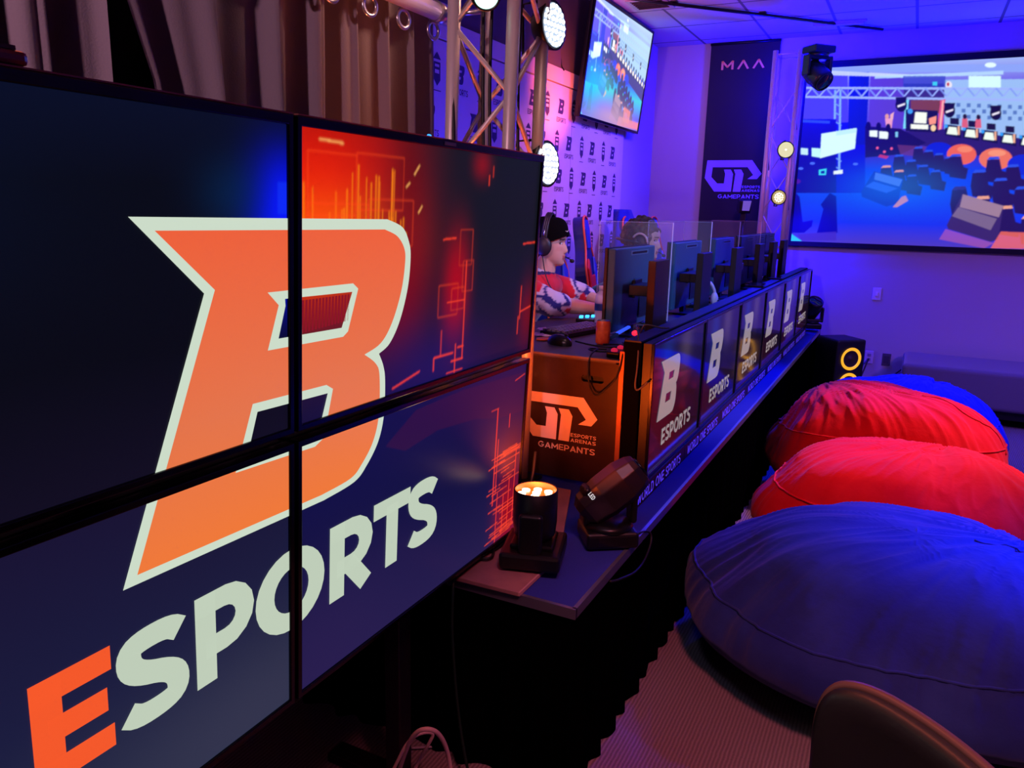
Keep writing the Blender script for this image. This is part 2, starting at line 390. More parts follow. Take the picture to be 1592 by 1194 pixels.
# ================================================================== the stage
SZ = .6
stage_carpet = mat('stage carpet', '#2a3590', .9, bump=(220, .5, .004), spec=.15)
ply = mat('scuffed wood', '#9d6f6a', .55, bump=(30, .1), var=(14, '#8a5f60'))
skirtm = mat('black skirt cloth', '#020203', 1., spec=0)
st = thing('stage', 'long black-skirted stage platform with blue-grey carpet top along the left', 'stage', (-1.2, 4.5, 0))
MB().prism([[(-1.69, 1.79), (-.70, 1.79), (-.70, 7.85), (-1.26, 7.85), (-1.26, 2.75), (-1.69, 2.75)]], fr((0, 0, SZ), (1, 0, 0), (0, 1, 0)), -.03, 0).build('deck', stage_carpet, st)
a = MB().bx((-.706, 1.79, SZ-.028), (-.694, 7.85, SZ+.002)).bx((-1.69, 1.784, SZ-.028), (-.694, 1.796, SZ+.002))
a.build('edge_trim', mat('bright edge trim', '#8f93a8', .3, .8), st)
def skirt(u, v):
    # along the front side, round the corner, then along the near end
    L1, L2 = 6.04, .98; s = u*(L1+L2); z = (SZ-.03)*(1-v); amp = .004+.010*v
    wob = amp*(math.sin(s*52)+.5*math.sin(s*31+1)+.4*math.sin(s*83+2)); out = .006+.006*v*v
    if s < L1: return V((-.705+wob+out, 7.84-s, z+.004))
    return V((-.70-(s-L1), 1.80+wob-out, z+.004))
MB().surf(skirt, 620, 7).build('skirt', skirtm, st, fix=False)
MB().bx((-2.46, 3.06, 0), (-1.27, 7.84, .30)).build('lower_deck', stage_carpet, st)
b1 = thing('wood_board', 'scuffed reddish wood sheet lying on the near corner of the stage', 'board', (-1.2, 2.0, SZ))
MB().prism([[(-1.68, 1.755), (-.862, 1.775), (-.862, 2.06), (-1.05, 2.6), (-1.68, 2.6)]], fr((0, 0, SZ+.002), (1, 0, 0), (0, 1, 0)), 0, .012).build('sheet', ply, b1, bevel=.002)
MB().bx((-.864, 1.776, SZ+.003), (-.858, 2.05, SZ+.0135)).build('edge', mat('worn board edge', '#b98a86', .6), b1)

# ================================================================== video wall, 2 x 2 displays on a stand
WP0 = V((-1.05, 0, CAMZ-1.011)); WE = V((.055, 0, 1.157)).normalized(); WU = V((0, 1, 0))
def wp(u, v, d=0.): return WP0 + WU*u + WE*v + WU.cross(WE)*d
scr_m = paintmat('lit display panel', .3, 1.0, spec=.08)
logo_white = mat('display mint white', '#000000', .25, emit='#d3e3cf', es=.93)
logo_letter = mat('display pale letters', '#000000', .25, emit='#c3d2bd', es=.95)
orange_e = mat('display orange letter', '#000000', .25, emit='#f4582a', es=1)
def orange_mat():
    m = mat('display orange', '#000000', .25); nt = m.node_tree; b = nt.nodes['Principled BSDF']
    g = nt.nodes.new('ShaderNodeNewGeometry'); sx = nt.nodes.new('ShaderNodeSeparateXYZ'); mr = nt.nodes.new('ShaderNodeMapRange')
    mr.inputs['From Min'].default_value = 1.03; mr.inputs['From Max'].default_value = 1.62
    r = nt.nodes.new('ShaderNodeValToRGB'); e = r.color_ramp.elements
    e[0].position = 0; e[0].color = lin('#f27a35'); e[1].position = 1; e[1].color = lin('#ee6038')
    x = e.new(.45); x.color = lin('#e4744a')
    nt.links.new(g.outputs['Position'], sx.inputs[0]); nt.links.new(sx.outputs['Z'], mr.inputs['Value']); nt.links.new(mr.outputs['Result'], r.inputs['Fac'])
    nt.links.new(r.outputs['Color'], b.inputs['Emission Color']); b.inputs['Emission Strength'].default_value = 1
    return m
orange_b = orange_mat()
def clip_build(mb, name, m, rect, parent):
    """keep only what falls on this display's panel (u0,u1,v0,v1)"""
    me = bpy.data.meshes.new('tmp'); me.from_pydata([tuple(p) for p in mb.v], [], mb.f); b = bmesh.new(); b.from_mesh(me)
    for val, ax, sg in ((rect[0], 0, -1), (rect[1], 0, 1), (rect[2], 1, -1), (rect[3], 1, 1)):
        d = V((0, 0, 0)); d[ax] = sg; p = V((0, 0, 0)); p[ax] = val
        bmesh.ops.bisect_plane(b, geom=b.verts[:]+b.edges[:]+b.faces[:], plane_co=p, plane_no=d, clear_outer=True)
    q = MB(); b.verts.index_update()
    q.add([wp(x.co.x, x.co.y, x.co.z) for x in b.verts], [[w.index for w in f.verts] for f in b.faces]); n = len(b.faces)
    b.free(); bpy.data.meshes.remove(me)
    return q.build(name, m, parent, fix=False) if n else None
PF = fr((0, 0, 0), (1, 0, 0), (0, 1, 0))   # flat authoring plane: x = along the wall, y = up the wall
ring = MB(); ring.flat([_BO, _BI[:]], PF, .004)
fill = MB(); fill.flat([_BI, _C1O, _C2O], PF, .004)
crings = MB(); crings.flat([_C1O, _C1I], PF, .004); crings.flat([_C2O, _C2I], PF, .004)
LET = [('E',.555,.682),('S',.69,.826),('P',.842,.978),('O',.982,1.178),('R',1.195,1.344),('T',1.347,1.494),('S',1.487,1.622)]
wl = MB(); we = MB()
for ch, x0, x1 in LET: text(we if (ch == 'E') else wl, ch, PF, x0, .168, .177, .23, x1-x0, 0, .004)
counter_red = Canvas(90, 40, '#1a0508')
rects = {}
DIS = [('top near', .06, 1.085, .585, 1.165), ('top far', 1.094, 2.123, .585, 1.165), ('low near', .06, 1.085, -.005, .566), ('low far', 1.094, 2.123, -.005, .566)]
LAB = {'top near': 'large display of the video wall showing the upper left part of the letter B',
       'top far': 'large display of the video wall with red skyline glow, upper far corner',
       'low near': 'large display of the video wall showing the letters ESP under an orange leg',
       'low far': 'large display of the video wall showing the letters RTS, beside the lamps'}
for key, u0, u1, v0, v1 in DIS:
    t = thing('display', LAB[key], 'display screen', wp((u0+u1)/2, v0), group=None)
    bz = .0125; tb = .018 if key.startswith('top') else .0135
    R = (u0+bz, u1-bz, v0+bz, v1-tb)
    out = [(u0, v0), (u1, v0), (u1, v1), (u0, v1)]; inn = [(R[0], R[2]), (R[1], R[2]), (R[1], R[3]), (R[0], R[3])]
    f = (WP0, WU, WE)
    MB().prism([out, inn], f, -.012, .012).build('bezel', blackgloss, t, bevel=.002)
    MB().prism([out], f, -.055, -.012).build('back_shell', black, t, bevel=.006)
    if key.startswith('top'): MB().prism([[(u0+.002, v1), (u1-.002, v1), (u1-.002, v1+.0022), (u0+.002, v1+.0022)]], f, .002, .0125).build('top_edge_highlight', mat('painted top edge highlight', '#b06a5c', .5), t)  # strip coloured as the red-orange highlight along the top edge
    W, H = 360, 204; c = Canvas(W, H)
    def g(u, v): return ((u-R[0])/(R[1]-R[0]), (v-R[2])/(R[3]-R[2]))
    if key == 'top near':
        c.gradv([(0, '#120e22'), (.35, '#0a0a16'), (.8, '#090b17'), (1, '#0a0f26')])
        c.glow(1.0, .66, .085, .22, '#0510d8', 1.0, 2.6); c.glow(1.0, .72, .05, .15, '#0a18ff', .9, 2.5); c.glow(.88, .78, .07, .10, '#062a58', .45)
        c.glow(.15, .75, .3, .25, '#08183c', .5)
        c.poly([g(1.05, .995), g(1.05, 1.05), g(1.075, 1.05), g(1.075, .995)], '#1236f8', .5)
    if key == 'top far':
        c.gradv([(0, '#121038'), (.25, '#10142c'), (.6, '#10151f'), (1, '#111520')])
        c.glow(.0, .99, .34, .60, '#8c0c06', .95, 3); c.glow(.0, .74, .26, .30, '#e81c06', 1., 2.6); c.glow(.08, .62, .2, .16, '#ff5a08', .9, 2.2); c.glow(.34, .8, .06, .3, '#5a0808', .5)
        c.glow(.30, .5, .13, .30, '#80061a', .8, 2.3); c.glow(.56, .40, .055, .22, '#b00818', .9, 2.2); c.glow(.66, .95, .04, .06, '#8c1018', .8)
        c.glow(.98, .20, .05, .16, '#7c0a12', .7); c.glow(.45, .05, .25, .2, '#1a1462', .7)
        rr = random.Random(3)
        for i in range(46):
            x = .005+rr.random()*.32; h = rr.random()**2*.24; c.line((x, .60), (x, .66+h), .006, '#ff8410', .75)
        for i in range(14): x = .01+i*.025; c.line((x, .60), (x, .655), .014, '#ff9a14', .55)
        for x0, y0, x1, y1 in ((.02, .72, .16, .93), (.16, .74, .32, .94), (.02, .6, .2, .76), (.2, .6, .36, .78), (.57, .5, .63, .66), (.59, .38, .64, .52), (.48, .28, .57, .42), (.54, .30, .6, .40)):
            for p, q in (((x0, y0), (x1, y0)), ((x1, y0), (x1, y1)), ((x1, y1), (x0, y1)), ((x0, y1), (x0, y0))): c.line(p, q, .006, '#ff4a1c', .32)
        for p, q in (((.605, .06), (.605, .52)), ((.52, .34), (.605, .34)), ((.47, .1), (.56, .1)), ((.5, .1), (.5, .22)), ((.47, .1), (.47, .04)), ((.55, .06), (.61, .06)), ((.53, .01), (.61, .01)), ((.57, .0), (.57, .14)), ((.61, .12), (.58, .12)), ((.93, .18), (.93, .36)), ((.93, .22), (1, .24)), ((.92, .1), (.92, .2)), ((.49, .62), (.55, .625)), ((.92, .58), (1, .585)), ((.30, .02), (.41, .06)), ((.72, .90), (.72, .95)), ((.70, .86), (.70, .91))): c.line(p, q, .007, '#ff4226', .9)
        for p, q in (((.36, .88), (.38, .92)), ((.33, .83), (.345, .85)), ((.38, .73), (.395, .76)), ((.05, .97), (.12, .965))): c.line(p, q, .008, '#ffb060', .8)
    if key == 'low near':
        c.gradv([(0, '#232a44'), (.5, '#1a1c3e'), (1, '#191434')]); c.glow(.9, .05, .4, .3, '#3a3a52', .6)
    if key == 'low far':
        c.gradv([(0, '#241c4c'), (.5, '#0f1040'), (1, '#12104a')]); c.glow(.1, .15, .35, .4, '#2a1f50', .6)
        c.poly([(.28, .86), (.4, .97), (.62, .98), (1, .95), (1, .72), (.85, .74), (.7, .80), (.5, .83), (.36, .80)], '#3a1040', .55)
        c.glow(.94, .14, .075, .26, '#a00a1a', .9, 2.2); c.glow(.95, .5, .08, .18, '#520c26', .6)
        rr = random.Random(5)
        for i in range(34):
            y = rr.random()*.52+.02; x0 = .79+rr.random()*.1; c.line((x0, y), (x0+.05+rr.random()*.16, y+.005), .006, '#ff4a30', .75)
        for x, a_, b_ in ((.83, .24, .80), (.845, .30, .62), (.86, .0, .3), (.9, .02, .26), (.935, .05, .35), (.97, .05, .5), (.91, .66, .74)): c.line((x, a_), (x, b_), .008, '#ff3c30', .9)
        c.line((.79, .80), (.835, .80), .006, '#f04030', .8); c.line((.93, .92), (.995, .94), .006, '#f04030', .8)
    if key == 'top far': c.blur(1)
    if key.endswith('far'):   # the lit strip of red verticals seen through the upper counter
        pass
    s = picture('screen', c, (wp(R[0], R[2], .006), WU, WE), R[1]-R[0], R[3]-R[2], scr_m, t)
    def part(mb, nm, m):
        o = clip_build(mb, nm, m, R, s)
    lg = MB()
    for src, mi in ((ring, 0), (crings, 0), (fill, 1)):
        bb = len(lg.v); lg.v += [V((p.x, p.y, .008)) for p in src.v]; lg.f += [[bb+i for i in fc] for fc in src.f]; lg.m += [mi]*len(src.f); lg.s += [False]*len(src.f)
    rb = MB(); rb.v = lg.v; 
    w_ = MB(); w_.v = lg.v; w_.f = [x for x, k in zip(lg.f, lg.m) if k == 0]
    o_ = MB(); o_.v = lg.v; o_.f = [x for x, k in zip(lg.f, lg.m) if k == 1]
    part(w_, 'logo_edging', logo_white); part(o_, 'logo', orange_b)
    for q in (wl, we):
        for p in q.v: p.z = .008
    if key.startswith('low'):
        part(wl, 'lettering', logo_letter)
        if key == 'low near': o = clip_build(we, 'lettering', orange_e, R, s); o['label'] = 'orange letter E'
    if key == 'top far':
        rd = MB()
        for i in range(15):
            x = 1.107+i*.0095; rd.flat([[(x, .776+.0006*i), (x+.006, .776+.0006*i), (x+.0085, .838), (x+.002, .838)]], PF, .008)
        part(rd, 'pattern', mat('display dark red bars', '#000000', .25, emit='#8a1420', es=1))
        MB().box(wp(1.60, v1-.008, .013), (.002, .05, .007)).build('badge', mat('grey maker badge', '#6c6c78', .4), t)
        MB().ell(wp(1.53, v1+.003, 0), (.004, .008, .004)).build('indicator_light', mat('blue standby light', '#000000', .3, emit='#2a8cff', es=2.5), t)
stn = thing('display_stand', 'black floor stand holding up the video wall', 'stand', (-1.15, 1.2, 0))
for y in (.75, 1.62):
    MB().bx((-1.185, y-.03, .02), (-1.135, y+.03, 1.7)).build('post', mat('dark stand steel', '#2a2436', .45, .4), stn, bevel=.004)
    MB().bx((-1.40, y-.035, 0), (-1.09, y+.035, .03)).build('foot', blackmetal, stn, bevel=.006)
for z in (.75, 1.45): MB().bx((-1.135, .3, z), (-1.105, 1.9, z+.05)).build('rail', blackmetal, stn)
# small clamp resting on the top edge of the wall
t = thing('power_strip', 'small reddish translucent block lying on the top edge of the video wall', 'power strip', wp(.60, 1.168, -.02))
MB().box(wp(.595, 1.178, -.02), (.03, .085, .018)).build('body', mat('dull red plastic', '#7a3b48', .3, coat=.4), t, bevel=.006)
MB().box(wp(.595, 1.190, -.02), (.018, .06, .005)).build('socket_row', mat('dark red plastic', '#4a2230', .4), t)

# ================================================================== curtains on a pipe
ROD = V((-1.78, 0, 2.40))
t = thing('curtain_rod', 'thick pipe carrying the grey curtains, lit orange at its end', 'pipe', (-1.78, 1.2, 2.4))
MB().cyl((-1.78, -.8, 2.40), (-1.78, 2.84, 2.40), .033, n=20).build('pipe', alu, t)
MB().cyl((-1.78, 2.78, 2.40), (-1.78, 2.86, 2.40), .040, n=20).cyl((-1.78, 2.84, 2.40), (-1.60, 2.85, 2.40), .011).build('end_clamp', steel, t)
cm1 = mat('grey curtain cloth', '#6f6870', .8, bump=(180, .15), sheen=.15, spec=.2)
def curtain(label, y0, y1, seed, slant=0., slant1=0., amp=.06):
    t = thing('curtain', label, 'curtain', (-1.78, (y0+y1)/2, 0), group=None)
    def fn(u, v):
        z = .03+(2.47-.03)*v; y = y0+(y1-y0)*u - slant*min(max(z-1.93, 0), .3)*max(0, 1-u*5)
        s = u*(y1-y0)
        ph = s*2*PI/.19 + 1.1*noise.noise(V((s*2.3, seed, v*.5)))*3
        x = math.sin(ph)*amp*.8 + .35*amp*math.sin(ph*2.3+seed) + .02*noise.noise(V((s*5, v*2, seed+4)))
        x *= .75+.5*(1-v)
        return V((-1.86+x*.8, y+.012*math.sin(ph*1.0+1), z))
    MB().surf(fn, int((y1-y0)*110), 30).build('cloth', cm1, t, fix=False)
    for o_ in t.children: o_.location = (0, 0, 0)
    y = y0+.06
    while y < y1-.03:
        MB().lathe([(.025, -.004), (.036, -.005), (.040, 0), (.036, .005), (.025, .004), (.025, -.004)], (-1.80, y, 2.335), (1, -.15, 0), 24).build('grommet', steel, t)
        y += .205
    return t
curtain('grey curtain panel hanging at the near end, behind the video wall', -.75, 1.37, 1.3)
curtain('wide grey curtain panel with metal grommets, between the dark gap and the truss', 1.51, 2.86, 7.1, .34)
t = thing('backing_drape', 'black drape hanging behind the gap between two grey curtains', 'curtain', (-1.95, 1.0, 0))
MB().surf(lambda u, v: V((-2.02+.02*math.sin(u*60), -.75+3.4*u, .02+3.0*v)), 160, 3).build('cloth', drapeblack, t, fix=False)

# ================================================================== trusses
def truss(name, label, x, y, w, z0, z1, r, rb, lean=0., pitch=.25):
    t = thing(name, label, 'truss', (x, y, z0), ry=0)
    h = w/2; cs = [(-h, -h), (h, -h), (h, h), (-h, h)]
    def P(c, z): return V((x+c[0]+lean*(z-z0), y+c[1], z))
    for c in cs: MB().cyl(P(c, z0), P(c, z1), r, n=18).build('chord', alu, t)
    n = int((z1-z0)/pitch)
    for i in range(4):
        a, b = cs[i], cs[(i+1) % 4]; m = MB()
        for k in range(n):
            za, zb = z0+.05+k*pitch, z0+.05+(k+1)*pitch
            if zb > z1: break
            m.cyl(P(a if (k+i) % 2 else b, za), P(b if (k+i) % 2 else a, zb), rb, n=10)
        m.build('lattice', alu, t)
        m = MB()
        m.cyl(P(a, z1-.03), P(b, z1-.03), rb, n=10)
        m.build('cross_brace', alu, t)
    MB().bx((x-h-.06, y-h-.06, z0-.0), (x+h+.06, y+h+.06, z0+.012)).build('base_plate', blackmetal, t)
    return t
truss('truss_tower', 'aluminium box truss tower glowing orange right behind the video wall', -1.372, 2.49, .222, SZ+.0145, 2.75, .0222, .0084, .021, .225)
truss('truss_tower', 'slim truss tower lit blue in front of the black banner at the far end', -1.13, 7.31, .20, SZ+.001, 3.0, .022, .006, .0, .34)
for i, (x, y, lab) in enumerate(((-1.44, 2.36, 'black cable hanging inside the near truss beside the curtain'), (-1.385, 2.49, 'pair of black cables running down the middle of the near truss'), (-1.29, 2.52, 'loose black cable hanging behind the front post of the near truss'))):
    t = MB()
    for d in ((0,) if i == 0 else (-.012, .014)):
        t.tube(chaikin([(x+d, y, 2.72), (x+d*1.5+.006, y, 2.5), (x+d-.008, y+.01, 2.1), (x+d+.01, y, 1.7), (x+d, y, 1.2)], 2), .006)
    tag(t.build('cable', rubber), lab, 'cable')
# ================================================================== sponsor backdrop on the left wall
t = thing('sponsor_backdrop', 'pale step-and-repeat banner wall printed with dark B ESPORTS logos', 'banner', (-2.47, 5.0, .3))
MB().bx((-2.495, 2.9, .004), (-2.475, 5.82, 2.555)).bx((-2.495, 5.826, .004), (-2.475, 7.04, 2.555)).build('cloth', mat('pale banner cloth', '#c4bfcb', .6, bump=(3, .2, .05), spec=.3), t)
ink = mat('dark logo ink', '#352a52', .7)
a = MB(); BF = fr((-2.4745, 0, 0), (0, 1, 0), (0, 0, 1)); TB = MB()
for r in range(-6, 7):
    zc = 2.16 + .2515*(r-0) if False else 2.158+.2515*r
    if zc > 2.52 or zc < .5: continue
    yb = (5.788 if r % 2 == 0 else 5.617); yc = (5.55 if r % 2 == 0 else 5.362)
    for k in range(-7, 4):
        y = yb+.492*k
        if 2.99 < y < 6.97:
            blogo(a, f=BF, x=y-.01, y=zc-.055, h=.105, d=.001, sx=.8)
            text(TB, 'ESPORTS', BF, y-.085, zc-.115, .034, .15, .17, 0, .001)
        y = yc+.492*k
        if 2.99 < y < 6.97:   # crest: cap, bar and pointed shield
            z0 = zc-.02
            a.flat([[(y-.04, z0+.062), (y+.04, z0+.062), (y+.018, z0+.085), (y, z0+.10), (y-.018, z0+.085)]], BF, .001)
            a.flat([[(y-.034, z0+.048), (y-.034, z0-.045), (y, z0-.078), (y+.034, z0-.045), (y+.034, z0+.048)], [(y-.022, z0+.036), (y+.022, z0+.036), (y+.022, z0+.022), (y-.022, z0+.022)], [(y-.022, z0+.008), (y+.022, z0+.008), (y+.022, z0-.012), (y-.022, z0-.012)]], BF, .001)
            a.flat([[(y-.04, z0-.105), (y+.04, z0-.105), (y+.04, z0-.1), (y-.04, z0-.1)]], BF, .001)
a.build('logo', ink, t, fix=False); TB.build('lettering', ink, t, fix=False)

# ================================================================== the camera feed shown on two screens
XS, ZS, WS, HS = -1.06, 1.414, 2.76, 1.553
def feed(W, H, tint=False):
    c = Canvas(W, H, '#1030d8')
    def q(x, y):
        r = ray(x, y); r = r*(7.97/r.y); return ((r.x-XS)/WS, (r.z+CAMZ-ZS)/HS)
    def P(col, *xy, al=1.): c.poly([q(xy[i], xy[i+1]) for i in range(0, len(xy), 2)], col, al)
    def Q(x0, y0, x1, y1, col, al=1.): P(col, x0, y0, x1, y0, x1, y1, x0, y1, al=al)
    def O(x, y, rx, ry, col, al=1.): P(col, *[k for i in range(20) for k in (x+rx*math.cos(i*PI/10), y+ry*math.sin(i*PI/10))], al=al)
    fl = '#0a48f4' if not tint else '#10b8c0'
    c.gradv([(0, '#4a38c0'), (.12, '#1430f0'), (.3, fl), (.42, '#0a3cf0'), (.52, '#3a2ab8'), (.72, '#5a48d8'), (.9, '#7a74e8'), (1, '#a0b4f4')])
    P('#0a10d8', 1215, 190, 1345, 190, 1345, 300, 1215, 300)
    P('#0618b8' , 1320, 112, 1352, 112, 1346, 225, 1318, 225); P('#5a3cc8', 1353, 118, 1405, 118, 1405, 200, 1350, 210)
    P('#4a40dc', 1245, 112, 1318, 112, 1318, 190, 1245, 190); Q(1240, 100, 1900, 112, '#8ea6f6'); P('#d6e4ff', 1250, 108, 1420, 116, 1420, 120, 1250, 116, al=.8)
    P('#bfe6ff', 1360, 118, 1560, 110, 1560, 116, 1360, 122, al=.8); O(1540, 101, 9, 4, '#e8ffff')
    # wall with sponsor backdrop and curtain
    P('#3a2a80', 1405, 130, 1470, 130, 1470, 175, 1405, 175); P('#7a3c40', 1416, 156, 1466, 154, 1466, 176, 1416, 178)
    P('#9cc0f4', 1468, 124, 1920, 120, 1920, 245, 1468, 205); Q(1506, 118, 1556, 138, '#dafff8'); P('#2a3cc0', 1404, 118, 1470, 118, 1470, 138, 1404, 140, al=.8)
    Q(1450, 127, 1457, 133, '#40d0f0'); O(1475, 132, 5, 6, '#f0e8f0'); O(1474, 131, 2, 3, '#c02030')
    for r in range(3):
        for k in range(26): Q(1487+k*16+(r % 2)*8, 160+r*9+k*.6, 1493+k*16+(r % 2)*8, 166+r*9+k*.6, '#4468b8', .85)
    # long horizontal truss
    for y in (135, 149): P('#a2b8ff', 1245, y, 1560, y+1+(y > 140)*3, 1900, y+8, 1900, y+12, 1560, y+5+(y > 140)*3, 1245, y+3)
    for k in range(28):
        x = 1250+k*22; P('#9ab0ff', x, 150, x+11, 137, x+14, 137, x+3, 150); P('#8098f4', x+11, 137, x+22, 150, x+25, 150, x+14, 137)
    for x in (1297, 1305): P('#88b8ff', x, 140, x+3, 140, x+1, 268, x-2, 268)
    for k in range(9): P('#78a8f8', 1297, 145+k*14, 1308, 152+k*14, 1308, 154+k*14, 1297, 147+k*14)
    P('#e05080', 1462, 156, 1470, 154, 1464, 206, 1456, 206); P('#ffb0b0', 1465, 156, 1468, 156, 1462, 206, 1459, 206)
    P('#80e0ff', 1408, 155, 1413, 155, 1409, 200, 1404, 200)
    # stage with displays
    P('#2a1a72', 1405, 205, 1480, 200, 1920, 262, 1920, 320, 1470, 232, 1405, 222); P('#141048', 1408, 170, 1458, 172, 1458, 206, 1408, 204)
    P('#fbfff0', 1423, 174, 1441, 175, 1440, 192, 1421, 191); P('#ff9a80', 1444, 184, 1456, 180, 1455, 192, 1445, 194); P('#fbfff0', 1416, 193, 1443, 194, 1443, 201, 1416, 200); O(1451, 199, 4, 5, '#ffd8a0'); O(1415, 173, 4, 4, '#40a0ff')
    for k in range(14):
        x = 1469+k*28+k*k*.25; y = 196+k*4.2; P('#101048', x, y-3, x+25, y, x+25, y+19, x, y+14); P('#f4fff0', x+6, y+1, x+18, y+2, x+20, y+14, x+3, y+12); O(x+2, y, 2.5, 3, '#30a0ff'); P('#ffb890', x+20, y, x+23, y, x+23, y+14, x+20, y+13)
        P('#17133c', x+8, y-13, x+22, y-12, x+22, y-2, x+8, y-3)
    for x, y in ((1500, 184), (1521, 185)): P('#e0607a', x-4, y, x+4, y, x+5, y+14, x-5, y+14); O(x, y-3, 3.2, 4, '#20102c')
    P('#f0a0c0', 1376, 184, 1388, 184, 1386, 200, 1378, 200); P('#f0b0b8', 1384, 178, 1390, 174, 1388, 186, 1384, 188); O(1379, 181, 3, 4, '#e8a090')
    for x, y in ((1401, 163), (1476, 172), (1548, 176), (1640, 186), (1740, 196)):
        O(x, y, 9, 11, '#120c38'); P('#120c38', x-9, y-12, x+9, y-12, x+7, y, x-7, y); P('#f0e8f8', x-6, y+1, x+6, y-3, x+6, y, x-5, y+4)
    # left part: screens, small desks
    P('#0a0ca0', 1240, 185, 1300, 185, 1300, 300, 1232, 300); P('#2a4af0', 1246, 186, 1290, 188, 1290, 192, 1246, 190)
    P('#dcfff2', 1277, 208, 1332, 199, 1329, 231, 1275, 246); P('#c4f4ec', 1300, 204, 1332, 199, 1331, 206, 1300, 211)
    P('#c8f0f0', 1245, 230, 1256, 231, 1256, 241, 1245, 240); P('#c8fff4', 1262, 230, 1276, 231, 1275, 245, 1262, 243); P('#f0ffff', 1296, 266, 1310, 264, 1310, 270, 1296, 271)
    for x, y in ((1245, 262), (1263, 254), (1330, 255)): O(x, y, 4, 2, '#4a70ff')
    P('#40e0f0', 1273, 264, 1285, 262, 1284, 272, 1273, 272); P('#0a14a0', 1276, 266, 1282, 265, 1282, 270, 1276, 270); O(1236, 282, 9, 4, '#5010a0')
    P('#160c58', 1345, 196, 1400, 200, 1440, 222, 1400, 240, 1345, 245)
    P('#f4ffff', 1352, 203, 1364, 203, 1364, 213, 1352, 212); P('#f4ffff', 1367, 204, 1381, 205, 1380, 216, 1367, 215); Q(1392, 205, 1396, 213, '#80c8f0')
    O(1350, 196, 4, 7, '#0c0840'); O(1366, 197, 4, 7, '#0c0840'); O(1381, 199, 4, 7, '#0c0840'); P('#c03070', 1368, 240, 1382, 243, 1378, 247, 1365, 244)
    for x, y in ((1364, 230), (1375, 236), (1386, 231)): O(x, y, 2, 2, '#ff6090')
    P('#6a3070', 1395, 225, 1440, 228, 1430, 244, 1400, 240, al=.7)
    # bean bags
    O(1460, 232, 20, 11, '#0a20d8'); O(1495, 240, 23, 16, '#f0644a'); O(1548, 247, 26, 17, '#f0745a'); O(1592, 256, 26, 16, '#0a28d8'); O(1500, 232, 12, 5, '#ff9a70', .6); O(1550, 238, 14, 5, '#ffa880', .6)
    # theatre chairs in rows
    def ch(x, y, s, top='#2a50e8'):
        P('#21125c', x-s, y, x-s*.8, y-s*1.5, x+s*.7, y-s*1.6, x+s, y-s*.2, x+s*1.6, y, x+s*1.3, y+s*1.4, x-s*.8, y+s*1.1); P(top, x-s*.8, y-s*1.5, x-s*.5, y-s*1.85, x+s*.6, y-s*1.9, x+s*.72, y-s*1.6)
    for k in range(4): ch(1428+k*16, 245+k*5, 9)
    for k in range(4): ch(1398+k*19, 259+k*8, 10)
    ch(1486, 262, 12)
    for k in range(3): ch(1378+k*20, 276+k*7, 10, '#f0a080' if k < 2 else '#2a50e8')
    for k in range(6): ch(1545+k*30, 268+k*12, 13)
    for k in range(6): ch(1523+k*33, 290+k*13, 14)
    for k in range(4): ch(1492+k*36, 318+k*15, 15, '#f0a488' if k else '#302080')
    # couches
    P('#0c22c0', 1339, 298, 1359, 266, 1404, 278, 1396, 316, 1378, 321, 1340, 306); P('#4a78f0', 1361, 268, 1403, 279, 1398, 290, 1359, 279); P('#2a58f0', 1358, 282, 1396, 293, 1378, 300, 1345, 290)
    P('#38246c', 1472, 350, 1496, 302, 1560, 320, 1552, 372, 1540, 376, 1474, 356); P('#a08098', 1497, 302, 1560, 320, 1553, 338, 1492, 322); P('#7a648c', 1490, 322, 1550, 340, 1540, 358, 1480, 336)
    P('#f06a58', 1556, 360, 1900, 372, 1900, 392, 1540, 386, al=.8); P('#d86a80', 1470, 356, 1545, 378, 1530, 386, 1460, 372, al=.35); P('#ff7a50', 1600, 330, 1680, 340, 1670, 376, 1600, 372, al=.7)
    P('#f0a070', 1402, 306, 1408, 304, 1412, 312, 1395, 322, 1388, 322, al=.7)
    # gaming chairs bottom left
    P('#0404a0', 1226, 362, 1229, 304, 1235, 297, 1243, 306, 1248, 345, 1264, 342, 1262, 352, 1250, 362)
    P('#0404a0', 1270, 362, 1280, 325, 1276, 318, 1290, 300, 1300, 305, 1302, 362); P('#4028b0', 1240, 364, 1300, 360, 1300, 374, 1246, 374, al=.8)
    P('#30c8f0', 1222, 358, 1247, 375, 1222, 375)
    c.glow(.30, .33, .16, .12, '#1a8cff' if not tint else '#30e0c8', .35)
    if tint:
        a = c.a; c.a = np.clip(a*1.15 + .06*np.array([.9, 1., .8]), 0, 1); c.glow(.5, .06, .4, .14, '#c8a0b8', .8); c.glow(.12, .28, .14, .22, '#10d0b8', .6); c.glow(.85, .9, .3, .2, '#bfe0dc', .6)
    c.blur(2); return c
ps_m = paintmat('projection surface', .7, 1.0, base=(.02, .02, .02), spec=.1)
t = thing('projection_screen', 'big projection screen on the back wall showing the blue lit arena', 'projector screen', (.32, 7.97, 1.4))
fb = mat('black velvet frame', '#060608', .8)
for a_, b_ in (((XS-.05, 7.955, ZS-.045), (XS+WS+.05, 7.995, ZS)), ((XS-.05, 7.955, ZS+HS), (XS+WS+.05, 7.995, ZS+HS+.055)), ((XS-.05, 7.955, ZS), (XS, 7.995, ZS+HS)), ((XS+WS, 7.955, ZS), (XS+WS+.05, 7.995, ZS+HS))):
    MB().bx(a_, b_).build('frame', fb, t, bevel=.003)
picture('screen', feed(640, 360), fr((XS, 7.972, ZS), (1, 0, 0), (0, 0, 1)), WS, HS, ps_m, t)
